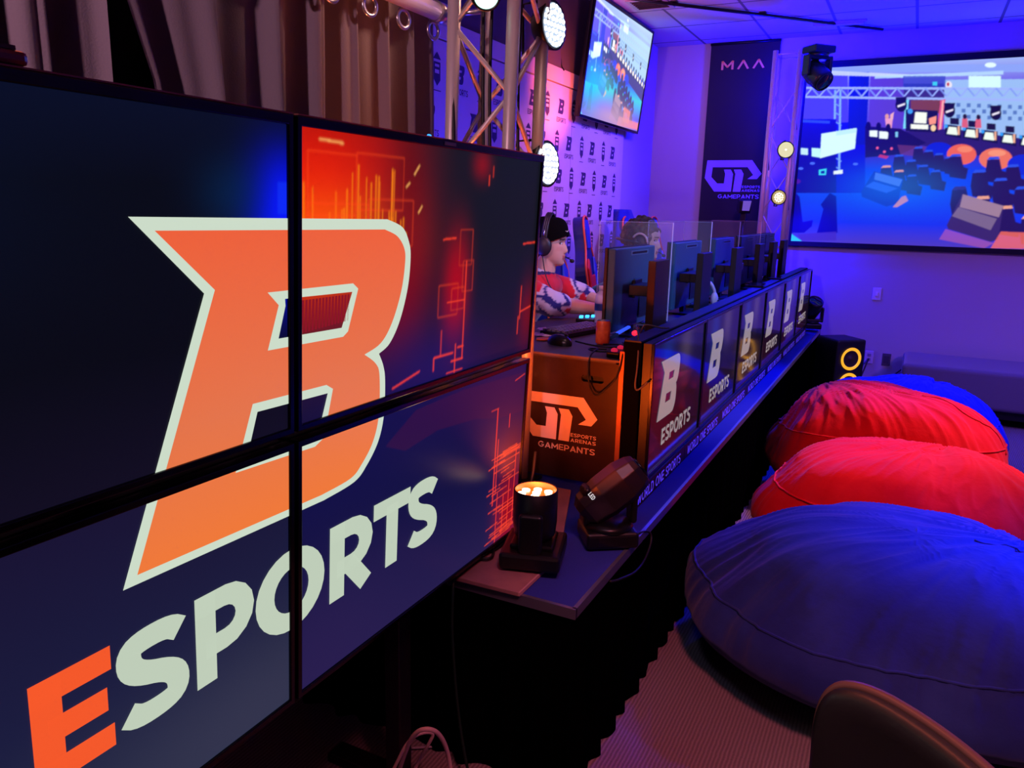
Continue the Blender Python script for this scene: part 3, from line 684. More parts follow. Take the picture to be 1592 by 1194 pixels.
# wall mounted TV on the left wall
BLp, BRp = atX(897, 181, -2.40), atX(990, 208, -2.40); TLp, TRp = atX(928.4, -15, -2.30), atX(1016.8, 52, -2.30)
y0 = (BLp.y+TLp.y)/2; y1 = (BRp.y+TRp.y)/2; zb = (BLp.z+BRp.z)/2; zt = (TLp.z+TRp.z)/2
tvv = (V((-2.30, 0, zt))-V((-2.40, 0, zb))); th = tvv.length; tvv.normalize()
t = thing('wall_tv', 'wall-mounted TV tilted down above the sponsor backdrop, showing the arena', 'TV', (-2.4, y0, zb))
TO = V((-2.40, y0, zb)); TU = V((0, 1, 0)); TN = TU.cross(tvv); tw = y1-y0
MB().prism([[(0, 0), (tw, 0), (tw, th), (0, th)], [(.02, .022), (tw-.02, .022), (tw-.02, th-.02), (.02, th-.02)]], (TO, TU, tvv), -.012, .008).build('bezel', blackgloss, t, bevel=.002)
MB().prism([[(0, 0), (tw, 0), (tw, th), (0, th)]], (TO, TU, tvv), -.04, -.012).build('back_shell', black, t, bevel=.006)
tvm = paintmat('lit TV panel', .25, 1.15)
picture('screen', feed(300, 170, True), (TO+TU*.02+tvv*.022+TN*.0, TU, tvv), tw-.04, th-.042, tvm, t)
MB().bx((-2.497, y0+tw/2-.12, zb+.28), (-2.43, y0+tw/2+.12, zb+.55)).build('wall_bracket', blackmetal, t)
tag(MB().tube(chaikin([(-2.485, y0-.15, 3.2), (-2.485, y0-.14, 2.98), (-2.485, y0-.19, 2.84), (-2.485, y0-.17, 2.70), (-2.46, y0-.16, 2.66)], 2), .005).build('cable', rubber), 'thin cable drooping down the dark wall beside the wall TV', 'cable')

# ================================================================== black hanging banner on the back wall
t = thing('hanging_banner', 'tall black banner with purple GAMEPANTS emblem on the back wall', 'banner', (-1.66, 7.98, 1.4))
MB().bx((-1.965, 7.975, .35), (-1.325, 7.99, 3.245)).build('cloth', mat('black banner cloth', '#15121c', .75, bump=(4, .1, .03)), t)
GF = fr((0, 7.9745, 0), (1, 0, 0), (0, 0, 1)); a = MB(); gplogo(a, GF, -1.935, 2.165, .00098); a.build('logo', mat('self-lit lilac print', '#7d62d8', .6, emit='#4a2fb0', es=.35), t, fix=False)  # weak emission added to the emblem print
a = MB(); text(a, 'M^^', GF, -1.855, 3.0, .082, .16, .40, 0, .001, .3); a.build('lettering', mat('self-lit dull red print', '#8c4a5a', .6, emit='#b04a5c', es=.5), t, fix=False)  # red letters brightened by emission of their own
MB().cyl((-1.97, 7.978, 3.235), (-1.32, 7.978, 3.235), .012).build('top_rod', blackmetal, t)

# ================================================================== player desk
wood = mat('dark stained case wood', '#2b1812', .4, bump=(24, .08), var=(9, '#36201a'), spec=.4)
deskt = mat('desk top laminate', '#4a434e', .5)
t = thing('player_desk', 'long dark player desk with GAMEPANTS emblem on its end panel', 'desk', (-1.3, 5.0, SZ))
DE = 7.17; RE = 7.56
pan = [(-1.62, SZ+.016), (-.905, SZ+.016), (-.905, 1.097), (-1.62, 1.097)]
hol = [(p[0]-1.023, p[1]+1.029) for p in arc(.033, 0, .013, .013, -90, 90, 8)+arc(-.033, 0, .013, .013, 90, 270, 8)]
MB().prism([pan, hol], fr((0, 2.70, 0), (1, 0, 0), (0, 0, 1)), -.018, 0).build('end_panel', wood, t)
EF = fr((0, 2.6995, 0), (1, 0, 0), (0, 0, 1)); a = MB(); gplogo(a, EF, -1.328, .953, .0006); a.build('logo', mat('pale emblem print', '#e8d8d4', .5), t, fix=False)
MB().bx((-1.02-.05, 2.72, 1.0), (-.97, 2.76, 1.06)).build('handle_cup', black, t)
MB().bx((-1.62, 2.695, 1.097), (-.93, DE, 1.112)).build('top', deskt, t, bevel=.003)
MB().bx((-1.62, 2.692, 1.105), (-.905, 2.70, 1.1132)).build('edge_strip', mat('dull edge strip', '#6a5a60', .5), t)
MB().bx((-.905, 2.69, SZ+.016), (-.835, RE, 1.19)).build('front_riser', mat('matte black board', '#060608', .9, spec=.05), t, bevel=.004)
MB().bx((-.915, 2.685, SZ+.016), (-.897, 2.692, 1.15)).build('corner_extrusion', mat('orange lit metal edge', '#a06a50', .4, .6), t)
MB().bx((-.90, 2.69, 1.188), (-.838, RE, 1.194)).build('riser_cap', mat('grey cap strip', '#2a2a32', .5, .2), t)

# displays along the desk front
fscr = paintmat('dim glossy display', .07, 1.0, base=(.004, .004, .005), spec=.9)
pale = mat('dim pale display print', '#000000', .12, emit='#97898f', es=.9, spec=.9)
PIT = .808; TW = .80; tz0, tz1 = .672, 1.186
CNT = ['nearest to the GAMEPANTS end panel', 'second from the GAMEPANTS end panel', 'third from the GAMEPANTS end panel', 'third from the far end of the desk', 'second from the far end of the desk', 'the last one by the moving head']
for i in range(6):
    y = 2.70+i*PIT; o = V((-.795, y, tz0)); U = V((0, 1, 0)); Z = V((0, 0, 1))
    d = thing('desk_display', 'glossy B ESPORTS display on the desk front, '+CNT[i], 'display screen', (-.8, y+TW/2, tz0), group='displays along the desk front')
    H = tz1-tz0
    MB().prism([[(0, 0), (TW, 0), (TW, H), (0, H)], [(.012, .014), (TW-.012, .014), (TW-.012, H-.012), (.012, H-.012)]], (o, U, Z), -.006, .006).build('bezel', blackgloss, d, bevel=.0015)
    MB().prism([[(0, 0), (TW, 0), (TW, H), (0, H)]], (o, U, Z), -.036, -.006).build('back_shell', black, d)
    c = Canvas(80, 50, '#0e0b18'); c.glow(.25, .85, .12, .3, '#102a78', .7); c.glow(.6, .9, .12, .25, '#5a4a50', .45); c.glow(.3, .1, .5, .4, '#260818', .8)  # red and blue reflections painted into the screen colour
    s = picture('screen', c, (o+V((0, .012, .014)), U, Z), TW-.024, H-.026, fscr, d)
    f = (o, U, Z); a = MB(); blogo(a, f, .245, .195, .235, d=.0015, sx=.92); a.build('logo', pale, s, fix=False)
    a = MB(); text(a, 'ESPORTS', f, .185, .085, .066, .2, .44, 0, .0015); a.build('lettering', pale, s, fix=False)
strip = mat('maroon strip cloth', '#2c0f1c', .55); glow_print = mat('self-lit violet print', '#6a48e0', .5, emit='#5238d0', es=.75)  # violet letters are print with an added glow
for i in range(7):
    y = 2.53+i*.70; o = V((-.782, y, SZ+.001)); f = (o, V((0, 1, 0)), V((0, 0, 1)))
    where = ['nearest the two stage lamps', 'second from the stage lamps', 'third from the stage lamps', 'middle of the row', 'third from the far end', 'second from the far end', 'last at the far end'][i]
    d = thing('banner_strip', 'low maroon strip reading WORLD ONE SPORTS below the desk displays, '+where, 'banner', (-.79, y+.35, SZ), group='lettered strips along the desk foot')
    MB().bx((-.792, y, SZ+.001), (-.782, y+.695, .668)).build('strip', strip, d)
    for sel in ((0, 5), (6, 9), (10, 16)):
        a = MB(); text(a, 'WORLD ONE SPORTS', f, .045, .010, .042, .16, .585, 0, .001, .12, .0, 0, sel); a.build('lettering', glow_print, d, fix=False)

# monitors on posts, seen from behind
mback = mat('monitor back plastic', '#37506c', .38, bump=(60, .05)); mlight = mat('monitor trim', '#5b6f86', .3)
mons = [3.345, 4.26, 5.17, 5.97, 6.47, 6.93]; posts = [3.24, 4.05, 4.88, 5.66, 6.24, 6.76]
NEI = ['first on the desk, on a reddish post', 'second on the desk, hiding the curly haired player\'s hands', 'third on the desk from the beanie player', 'fourth on the desk from the beanie player', 'second from the far end of the desk', 'last at the far end of the desk']
for i, (ym, yp) in enumerate(zip(mons, posts)):
    w = .553 if i < 4 else .43; zl, zh = 1.152, 1.50; X = -1.10
    d = thing('monitor', 'gaming monitor seen from behind, '+NEI[i], 'monitor', (X, ym, 1.112), group='monitors along the desk')
    f = fr((X, ym-w/2, zl), (0, 1, 0), (0, 0, 1)); h = zh-zl
    MB().prism([[(0, 0), (w, 0), (w, h), (0, h)]], f, -.02, .012).build('back_shell', mback, d, bevel=.006)
    MB().prism([[(-.004, -.004), (w+.004, -.004), (w+.004, h+.004), (-.004, h+.004)]], f, -.034, -.021).build('bezel', mat('dark red brown bezel', '#3a2018', .6) if i == 0 else black, d, bevel=.003)
    MB().prism([[(.012, .014), (w-.012, .014), (w-.012, h-.012), (.012, h-.012)]], f, -.0365, -.0345).build('screen', mat('monitor glow', '#050508', .2, emit='#c8508a', es=1.2), d)
    MB().prism([[(w*.36, h-.034), (w*.80, h-.034), (w*.80, h-.014), (w*.36, h-.014)], [(w*.39, h-.029), (w*.77, h-.029), (w*.77, h-.019), (w*.39, h-.019)]], f, .012, .014).build('vent', mlight, d)
    MB().prism([[(w*.39, h-.029), (w*.77, h-.029), (w*.77, h-.019), (w*.39, h-.019)]], f, .0121, .0127).build('vent_slot', black, d)
    a = MB(); gq = [(w*.42, h*.36), (w*.5, h*.30), (w*.47, h*.46), (w*.55, h*.52), (w*.47, h*.62), (w*.45, h*.5)]; a.flat([gq], f, .0126); a.build('logo', mat('dark emblem', '#1a1a22', .3), d)
    MB().prism([[(w*.62, 0.03), (w, .03), (w, h*.36), (w*.62, h*.36)]], f, .012, .016).build('lower_plate', mat('darker monitor plate', '#151b26', .5), d)
    pm = mat('post paint', '#3a1c14' if i == 0 else '#0e0c10', .5)
    MB().bx((-.968, yp-.10, 1.1135), (-.935, yp+.10, 1.455)).build('post', pm, d, bevel=.003)
    MB().bx((X+.0165, ym-.05, 1.28), (X+.03, ym+.05, 1.36)).bx((X+.03, min(ym, yp)-.03, 1.30), (-.967, max(ym, yp)+.03, 1.345)).build('arm', black, d, bevel=.003)
    MB().bx((X-.09, ym-.11, 1.1135), (X+.09, ym+.11, 1.122)).bx((X-.015, ym-.025, 1.122), (X+.008, ym+.025, 1.20)).build('foot', black, d)
# clear dividers
acr = mat('clear acrylic', '#f4f0ff', .02, alpha=.035, spec=.3); edge = mat('glow-painted acrylic edge', '#cfc6e8', .3, emit='#8a7ac0', es=.12); dimedge = mat('dim acrylic edge', '#cfc6e8', .2, alpha=.25)  # emission stands in for light caught by the sheet's front edge
for i in range(4):
    y = 3.70+i*.80
    d = thing('acrylic_divider', 'clear upright divider sheet on the desk, '+['between the first and second monitor', 'between the second and third monitor', 'between the third and fourth monitor', 'beyond the fourth monitor'][i], 'divider', (-1.215, y, 1.1135))
    MB().bx((-1.398, y-.002, 1.125), (-1.032, y+.002, 1.603)).build('sheet', acr, d)
    for x in (-1.40, -1.03): MB().bx((x-.0018, y-.0018, 1.125), (x+.0018, y+.0018, 1.605)).build('edge_strip', edge if x > -1.1 else dimedge, d)
    MB().bx((-1.398, y-.0022, 1.602), (-1.032, y+.0022, 1.605)).build('edge_strip', dimedge, d)
    MB().bx((-1.40, y-.012, 1.1132), (-1.03, y+.012, 1.126)).build('base_rail', black, d)

# ================================================================== lamps
def led_mat(n, col, es): return mat(n, '#000000', .3, emit=col, es=es)
lensdark = mat('dark lens glass', '#0a0f1e', .06, coat=.6)
# LED wash moving head standing upright on the wood board
cx, cy, z0 = -.915, 1.985, SZ+.0145; R0 = rotm(0, 0, -1.28)
def w(p): return V((cx, cy, z0))+R0 @ V(p)
t = thing('wash_moving_head', 'upright stage light glowing orange from its LED top on the wood board', 'stage light', (cx, cy, z0))
def rbox(mb, c, d, mi=0): return mb.box(w(c), d, R0, mi)
rbox(MB(), (0, 0, .032), (.205, .18, .05)).build('base', black, t, bevel=.01)
rbox(MB(), (0, 0, .065), (.13, .13, .016)).build('base_collar', blackmetal, t, bevel=.006)
for s in (-1, 1): rbox(MB(), (s*.083, 0, .115), (.026, .07, .125)).build('yoke_arm', black, t, bevel=.011, seg=4)
MB().lathe([(.0, .072), (.05, .072), (.062, .09), (.0665, .13), (.0665, .226), (.064, .228), (.0615, .226), (.0615, .206), (.0, .206)], w((0, 0, 0)), (0, 0, 1), 36).build('head', black, t)
hot = led_mat('orange lit rim', '#ff5a14', 2.2)
MB().lathe([(.0614, .207), (.0614, .2255)], w((0, 0, 0)), (0, 0, 1), 36).build('lit_rim', hot, t)
MB().lathe([(.0, .2065), (.0608, .2065)], w((0, 0, 0)), (0, 0, 1), 30).build('lens_plate', led_mat('orange lens plate', '#ff6a1c', 1.1), t)
hotw = led_mat('white hot LED', '#ffd9a8', 6)
for dx, dy in ((-.030, .034), (.0, .042), (.030, .034), (-.042, 0), (-.014, 0), (.014, 0), (.042, 0), (-.030, -.034), (0, -.042), (.030, -.034)):
    MB().cyl(w((dx, dy, .207)), w((dx, dy, .211)), .0125, n=14).build('led_lens', hotw, t)
MB().bx((0, 0, 0), (.001, .001, .001))
a = MB(); a.prism([[(-.009, -.012), (.009, -.012), (.009, .012), (-.009, .012)]], (w((-.097, 0, .13)), R0 @ V((0, -1, 0)), V((0, 0, 1))), 0, .001); a.build('badge', mat('grey arm badge', '#4a4650', .5), t)
rbox(MB(), (.0935, 0, .035), (.002, .06, .03)).build('display_window', mat('blue control window', '#0c1430', .2), t)
# beam moving head, lying back
bxc, byc, bz = -.775, 2.245, SZ+.0005; R1 = rotm(0, 0, .62)
def v1(p): return V((bxc, byc, bz))+R1 @ V(p)
t = thing('beam_moving_head', 'angular moving head lamp marked LED, tilted back beside the orange wash light', 'stage light', (bxc, byc, bz))
hm = mat('moving head casing', '#231a1c', .36, spec=.6)
MB().box(v1((0, 0, .034)), (.17, .15, .054), R1).build('base', black, t, bevel=.012, seg=3)
MB().lathe([(.078, .058), (.082, .066), (.07, .078), (.0, .08)], v1((0, 0, 0)), (0, 0, 1), 32).build('base_collar', blackmetal, t)
for s in (-1, 1): MB().box(v1((s*.078, 0, .135)), (.022, .065, .125), R1).build('yoke_arm', black, t, bevel=.011, seg=4)
for s in (-1, 1): MB().cyl(v1((s*.066, 0, .17)), v1((s*.092, 0, .17)), .026, n=20).build('pivot_cap', blackmetal, t)
ax = V((.62, .42, .62)).normalized(); side = R1 @ V((1, 0, 0)); side = (side-ax*side.dot(ax)).normalized(); up = side.cross(ax) 
if up.z < 0: up = -up
hc = v1((0, 0, .172))
def hp(a_, b_, c_): return hc+ax*a_+side*b_+up*c_
secs = [(-.115, .036, .026), (-.09, .056, .044), (-.02, .064, .056), (.06, .064, .058), (.105, .055, .048), (.125, .046, .038)]
vs = []; k = .55
for a_, hw, hh in secs: vs += [hp(a_, hw*x, hh*y) for x, y in ((1, k), (k, 1), (-k, 1), (-1, k), (-1, -k), (-k, -1), (k, -1), (1, -k))]
fs = [(i*8+j, i*8+(j+1) % 8, (i+1)*8+(j+1) % 8, (i+1)*8+j) for i in range(len(secs)-1) for j in range(8)]+[tuple(range(8))[::-1], tuple(range(40, 48))]
MB().add(vs, fs).build('head', hm, t, bevel=.004)
MB().cyl(hp(.124, 0, 0), hp(.132, 0, 0), .036, n=24).build('lens', lensdark, t)
vs = [hp(-.085, -.025, .0475), hp(-.085, .025, .0475), hp(.05, .034, .0625), hp(.07, 0, .066), hp(.05, -.034, .0625)]
MB().prism([[(-.085, -.018), (.03, -.026), (.075, 0), (.03, .026), (-.085, .018)]], (hp(0, 0, .0575), ax, up.cross(ax)), -.018, .005).build('head_ridge', mat('ridge casing', '#4a3430', .36), t, bevel=.002)
a = MB(); 
cv_ = (V((0, 0, CAMZ))-hc).normalized(); best = max(((sx_, sy_) for sx_, sy_ in ((1, 0), (-1, 0), (0, 1), (1, 1), (-1, 1), (1, -1), (-1, -1))), key=lambda q: (side*q[0]*(1 if q[1] == 0 else .64)+up*q[1]*(1 if q[0] == 0 else .77)).normalized().dot(cv_))
hw_, hh_ = .060, .050; q_ = (hw_*best[0], hh_*best[1]) if 0 in best else (hw_*.775*best[0], hh_*.775*best[1])
nn_ = (side*best[0]*hh_+up*best[1]*hw_).normalized() if 0 not in best else side*best[0]+up*best[1]
text(a, 'LED', (hp(-.050, q_[0], q_[1]), ax.cross(nn_), ax), -.012, -.006, .014, .18, .024, 0, .0035); a.build('lettering', led_mat('self-lit pale print', '#d8d0d4', 1.1), t, fix=False)  # letters lightened by emission, a print and no lamp
MB().box(v1((0, -.0755, .034)), (.10, .002, .03), R1).build('display_window', mat('control window', '#120f16', .2), t)

def par(label, c, aim, r, col, es, nled, dim='#ffffff', name='par_light'):
    aim = V(aim).normalized(); c = V(c); u, w_ = perp(aim)
    t = thing(name, label, 'stage light', c)
    MB().lathe([(.0, -r*.85), (r*.55, -r*.85), (r*.9, -r*.55), (r*1.08, -r*.1), (r*1.12, .012), (r*1.02, .012), (r*1.0, 0), (0, 0)], c, aim, 32).build('housing', black, t)
    MB().lathe([(r*.985, .0135), (0, .0135)], c, aim, 32).build('lens_plate', led_mat('lit lens '+label[:12], dim, es*.16), t)
    m = led_mat('led dots '+label[:12], col, es)
    q = MB(); rings = [(0, 1), (.3, 6), (.58, 12), (.85, 18)][:nled]
    for rr, n in rings:
        for i in range(n):
            an = 2*PI*i/n; p = c+(u*math.cos(an)+w_*math.sin(an))*r*rr; q.cyl(p+aim*.0138, p+aim*.016, r*.105, n=8)
    q.build('dot', m, t)
    b = MB(); b.tube([c+w_*r*1.18-aim*r*.4, c+w_*r*1.18-aim*r*1.6, c-w_*r*1.18-aim*r*1.6, c-w_*r*1.18-aim*r*.4], .006); b.build('yoke_bracket', blackmetal, t)
    return t
c1 = atY(857, 40, 2.64); c2 = atY(847, 255, 2.64)
par('round white LED par glaring high on the near truss', c1+V((.0, 0, 0)), (.93, -.12, .03), .073, '#f4faff', 5.5, 4, '#cfe4ff')
par('round white LED par glaring at the video wall corner, lower on the near truss', c2, (.93, -.12, .03), .073, '#fff6e8', 6, 4, '#d8e0ff')
par('warm white par lamp shining on the far truss, upper of two', atY(1221, 233, 7.16), (.42, -.9, .02), .064, '#fffbe0', 5, 1, '#fff6c8')
par('warm white par lamp shining on the far truss, lower of two', atY(1210, 307, 7.16), (.45, -.88, .05), .058, '#fff4d0', 4, 3, '#e8c88a')

def moving_head(label, c, aim, s, m=None, lens=None, hang=True, rz=0.):
    """c = centre of the head; base above when hanging, below when standing"""
    aim = V(aim).normalized(); c = V(c); sg = 1 if hang else -1; R = rotm(0, 0, rz); m = m or black
    t = thing('moving_head', label, 'stage light', c)
    MB().box(c+V((0, 0, sg*1.75*s)), (1.9*s, 1.6*s, .55*s), R).build('base', m, t, bevel=.12*s, seg=3)
    MB().cyl(c+V((0, 0, sg*1.25*s)), c+V((0, 0, sg*1.5*s)), .75*s, n=24).build('base_collar', m, t)
    for k in (-1, 1): MB().box(c+R @ V((k*1.0*s, 0, sg*.62*s)), (.26*s, .7*s, 1.5*s), R).build('yoke_arm', m, t, bevel=.1*s, seg=3)
    MB().box(c+V((0, 0, sg*1.2*s)), (2.2*s, .7*s, .26*s), R).build('yoke_bridge', m, t, bevel=.08*s)
    MB().lathe([(0, -1.15*s), (.5*s, -1.12*s), (.78*s, -.8*s), (.86*s, 0), (.8*s, .7*s), (.74*s, 1.05*s), (.66*s, 1.05*s), (.64*s, .98*s), (0, .98*s)], c, aim, 28).build('head', m, t)
    MB().lathe([(.63*s, .99*s), (.45*s, 1.03*s), (0, 1.06*s)], c, aim, 28).build('lens', lens or lensdark, t)
    return t
lensg = led_mat('greenish lit lens', '#b8ffe0', 2.2)
pc = atY(754, -14, 2.36)
moving_head('moving head above the near truss with a bright greenish lens', pc, (.50, -.75, -.45), .062, None, lensg, True, .5)
moving_head('dark green moving head hung high on the far truss beside the projection screen', atY(1270, 112, 7.14)+V((0, 0, -.02)), (.65, -.45, -.62), .108, mat('dark green casing', '#16301e', .3), None, True, .8)
moving_head('black moving head standing on the far end of the stage', (-.775, 7.69, SZ+.215), (.35, -.5, .8), .092, None, None, False, .3)
# small lamp on a pole in front of the banner
p = atY(1157, 320, 7.62)
t = thing('spot_lamp', 'small spot lamp with a lilac lens on a pole in front of the black banner', 'stage light', (p.x, p.y, .3))
MB().cyl((p.x, p.y, .31), (p.x, p.y, p.z-.06), .014).build('pole', blackmetal, t)
MB().box((p.x, p.y, p.z-.09), (.05, .05, .10)).build('bracket', black, t, bevel=.006)
MB().box((p.x, p.y, p.z), (.11, .12, .12), rotm(.2, 0, .4)).build('head', black, t, bevel=.012)
MB().prism([[(-.03, -.045), (.035, -.045), (.045, .045), (-.03, .045)]], (V((p.x+.03, p.y-.075, p.z+.0)), (rotm(.2, 0, .4) @ V((1, 0, 0))), rotm(.2, 0, .4) @ V((0, 0, 1))), 0, .004).build('lens', led_mat('lilac lens', '#7a58d8', .8), t)
MB().bx((p.x-.09, p.y-.09, .3005), (p.x+.09, p.y+.09, .312)).build('foot', blackmetal, t)
# ================================================================== bean bags
def suede(n, col, col2): return mat(n, col, .85, sheen=.12, spec=.1, bump=(55, .25, .006), var=(5, col2))
navy = suede('navy suede', '#1c2a70', '#24367e'); red = suede('red suede', '#d0101a', '#dc1a22'); blue = suede('blue suede', '#1022c0', '#162acc')
def beanbag(label, c, r, h, m, seed, tie, lo=-9, hi=9, mseam=None, lean=0.):
    t = thing('bean_bag', label, 'bean bag', (c[0], c[1], 0))
    rx, ry = r
    def pt(u, v, lift=0.):
        a = u*2*PI; ph = (v-.5)*PI; cz = math.sin(ph); cr = math.cos(ph)
        e = .78; cr = math.copysign(abs(cr)**e, cr); cz = math.copysign(abs(cz)**.92, cz)
        x, y = cr*math.cos(a), cr*math.sin(a)
        z = cz
        n1 = noise.noise(V((x*1.3+seed, y*1.3, z*1.3)))*.10
        # folds gathered towards a tie point
        dx, dy = x-tie[0], y-tie[1]; d = math.hypot(dx, dy)+.05; an = math.atan2(dy, dx)
        ca, sa = math.cos(an), math.sin(an); fo = noise.noise(V((ca*3.6+seed*3, sa*3.6, d*.7+seed))); fo2 = noise.noise(V((ca*8+seed, sa*8, d*1.2)))
        fo3 = noise.noise(V((ca*15+seed*2, sa*15+d*2, d*1.6+seed+2)))
        fold = (-abs(fo)*.11 - abs(fo2)*.06 + .026*min(1, d*1.4)*(1-abs(fo3))**5)*min(1, 1.1/(d+.35))*max(0, min(1, (z+.55)*1.5))
        s = 1+n1+fold+lift
        zz = (z*s*.5+.5)*h
        sag = 1+.10*max(0, 1-abs(zz/h-.35)*2.2)
        if zz < .02: zz = .02*max(.05, zz+.5)
        yy = c[1]+y*ry*s*sag; k = .16     # neighbours press each other flat
        if yy > hi-k: yy = hi-k*math.exp(-(yy-hi+k)/k)
        if yy < lo+k: yy = lo+k*math.exp(-(lo+k-yy)/k)
        return V((c[0]+x*rx*s*sag+lean*(zz-.3), yy, max(zz, .004)))
    MB().surf(lambda u, v: pt(u, v), 340, 150, cu=True).build('cover', m, t)
    sm = mseam or m
    MB().tube([pt(k/160, .57+.035*math.sin(k/160*2*PI+seed), .004) for k in range(160)], .005, 6, closed=True).build('seam', sm, t)
    MB().tube([pt(.5*tie[2]+.02*math.sin(k*.2), .57+.36*k/40, .004) for k in range(41)], .004, 6).build('seam', sm, t)
    return t
beanbag('front navy bean bag, dark suede, beside the black skirted stage', (.13, 2.94), (.71, .64), .575, navy, 1.7, (.55, .35, .1), -9, 3.50)
beanbag('near red bean bag, squeezed behind the front navy one', (.13, 3.93), (.64, .52), .61, red, 5.2, (.2, .5, .3), 3.49, 4.41)
beanbag('far red bean bag with many fine wrinkles, in front of the bright blue one', (-.03, 4.86), (.60, .52), .71, red, 9.1, (-.6, .3, 1.9), 4.40, 5.32)
beanbag('bright blue bean bag, farthest of the row, near the speaker', (.07, 5.76), (.57, .5), .60, blue, 12.6, (.3, .6, .2), 5.31, 9)

# ================================================================== chair at the bottom edge
t = thing('lounge_chair', 'black leather chair with piped rim, only its back in view by the navy bean bag', 'chair', (.16, 1.28, 0))
leather = mat('black leather', '#16161a', .36, bump=(90, .12, .003), spec=.6); rim = mat('brown leather piping', '#4a3634', .38)
O_ = V((-.035, 1.365, .40)); U_ = V((.70, -.71, 0)).normalized(); Vv = V((.04, .05, 1)).normalized()
def bow(u): return .10*((u-.24)/.24)**2
def cb(u, v, d): 
    w_ = U_.cross(Vv); return O_+U_*u+Vv*v+w_*(d+bow(u)*.5)
outl = chaikin([(.03, 0, 0), (.015, .25, 0), (.0, .41, 0), (.045, .475, 0), (.21, .482, 0), (.385, .475, 0), (.42, .41, 0), (.41, .25, 0), (.40, 0, 0)], 3)
n = len(outl); cen = (.24, .24)
def ringp(k, d): return [cb(cen[0]+(p.x-cen[0])*k, cen[1]+(p.y-cen[1])*k, d) for p in outl]
vs = []; lv = [(1, -.0), (.985, .016), (.93, .024), (.8, .022), (.55, .016), (.25, .012)]
for k, d in lv: vs += ringp(k, d)
fs = [(i*n+j, i*n+(j+1) % n, (i+1)*n+(j+1) % n, (i+1)*n+j) for i in range(len(lv)-1) for j in range(n)]+[tuple(range((len(lv)-1)*n, len(lv)*n))]
MB().add(vs, fs, 0, True).build('backrest', leather, t)
vs = []; lv = [(1, 0), (.985, -.02), (.93, -.028), (.5, -.026)]
for k, d in lv: vs += ringp(k, d)
fs = [(i*n+j, i*n+(j+1) % n, (i+1)*n+(j+1) % n, (i+1)*n+j) for i in range(len(lv)-1) for j in range(n)]+[tuple(range((len(lv)-1)*n, len(lv)*n))]
MB().add(vs, fs, 0, True).build('back_panel', leather, t)
MB().tube([cb(p.x, p.y, .0) for p in outl], .009, 8).build('piping', rim, t)
wv = U_.cross(Vv); wv.z = 0; wv.normalize(); sc_ = O_+U_*.24-wv*.24; R2 = rotm(0, 0, math.atan2(U_.y, U_.x))
MB().box((sc_.x, sc_.y, .43), (.48, .46, .09), R2).build('seat', leather, t, bevel=.03, seg=4)
for a_, b_ in ((-.19, -.18), (.19, -.18), (-.19, .18), (.19, .18)):
    p = V((sc_.x, sc_.y, 0))+R2 @ V((a_, b_, 0)); MB().cyl((p.x, p.y, .39), (p.x*1.0+a_*.1, p.y+b_*.1, 0), .018, .013).build('leg', blackmetal, t)

# ================================================================== far right of the room
bench = mat('grey bench upholstery', '#5e5866', .85, bump=(220, .4, .003), sheen=.3)
t = thing('bench', 'long grey upholstered bench against the back wall under the screen', 'bench', (1.0, 7.5, 0))
MB().bx((.03, 7.2, .14), (2.3, 7.92, .462)).build('seat', bench, t, bevel=.035, seg=4)
MB().bx((.10, 7.26, .07), (2.25, 7.88, .14)).build('base_frame', black, t)
for x in (.14, 2.2):
    for y in (7.3, 7.84): MB().cyl((x, y, .075), (x, y, 0), .022, .016).build('leg', blackmetal, t)
# loudspeaker turned to the room
sx, sy = -.465, 7.24; RS = rotm(0, 0, .70); spm = mat('speaker cabinet', '#0e0d12', .45, bump=(160, .1))
def sp(p): return V((sx, sy, 0))+RS @ V(p)
t = thing('loudspeaker', 'black floor loudspeaker with two glowing yellow rings by the stage end', 'speaker', (sx, sy, 0), .0)
MB().box(sp((0, 0, .322)), (.28, .30, .62), RS).build('cabinet', spm, t, bevel=.018, seg=3)
for dx, dy in ((-.1, -.1), (.1, -.1), (-.1, .1), (.1, .1)): MB().cyl(sp((dx, dy, 0)), sp((dx, dy, .014)), .02, n=12).build('rubber_foot', rubber, t)
yl = led_mat('yellow lit ring', '#ffb02a', 1.1); cone = mat('speaker cone', '#2a1a12', .6); nf = RS @ V((0, -1, 0))
for z in (.47, .25):
    o = sp((.0, -.1515, z))
    r_ = MB().lathe([(.073, 0), (.094, .002), (.098, .006), (.094, .010), (.076, .008), (.07, .001)], o, nf, 40).build('ring', yl, t)
    MB().lathe([(.072, .004), (.05, -.0), (.022, -.0005), (.018, .006), (0, .009)], o, nf, 32).build('cone', cone, r_)
# wall plates
def plate(label, x, z, w_, h_, kind):
    t = thing('wall_outlet' if kind != 'switch' else 'light_switch', label, 'outlet' if kind != 'switch' else 'switch', (x, 8.0, z))
    MB().bx((x-w_/2, 7.992, z-h_/2), (x+w_/2, 8.0, z+h_/2)).build('cover_plate', mat('plate '+label[:10], '#c9c4d0' if kind != 'dark' else '#4c4852', .4), t, bevel=.003)
    if kind == 'switch': MB().bx((x-.012, 7.984, z-.02), (x+.012, 7.9915, z+.02)).build('toggle', white, t, bevel=.003)
    elif kind == 'outlet':
        for s in (-1, 1): MB().bx((x-.016, 7.989, z+s*.022-.013), (x+.016, 7.9915, z+s*.022+.013)).build('socket', mat('socket', '#8f8a9a', .4), t, bevel=.003)
    else: MB().bx((x-w_*.32, 7.989, z-h_*.3), (x+w_*.32, 7.9915, z+h_*.3)).build('insert', mat('insert '+label[:10], '#3b3742' if kind == 'dark' else '#b4afbc', .4), t, bevel=.003)
plate('pale wall switch plate, above the outlets beside the blue glow', -.257, .958, .075, .115, 'switch')
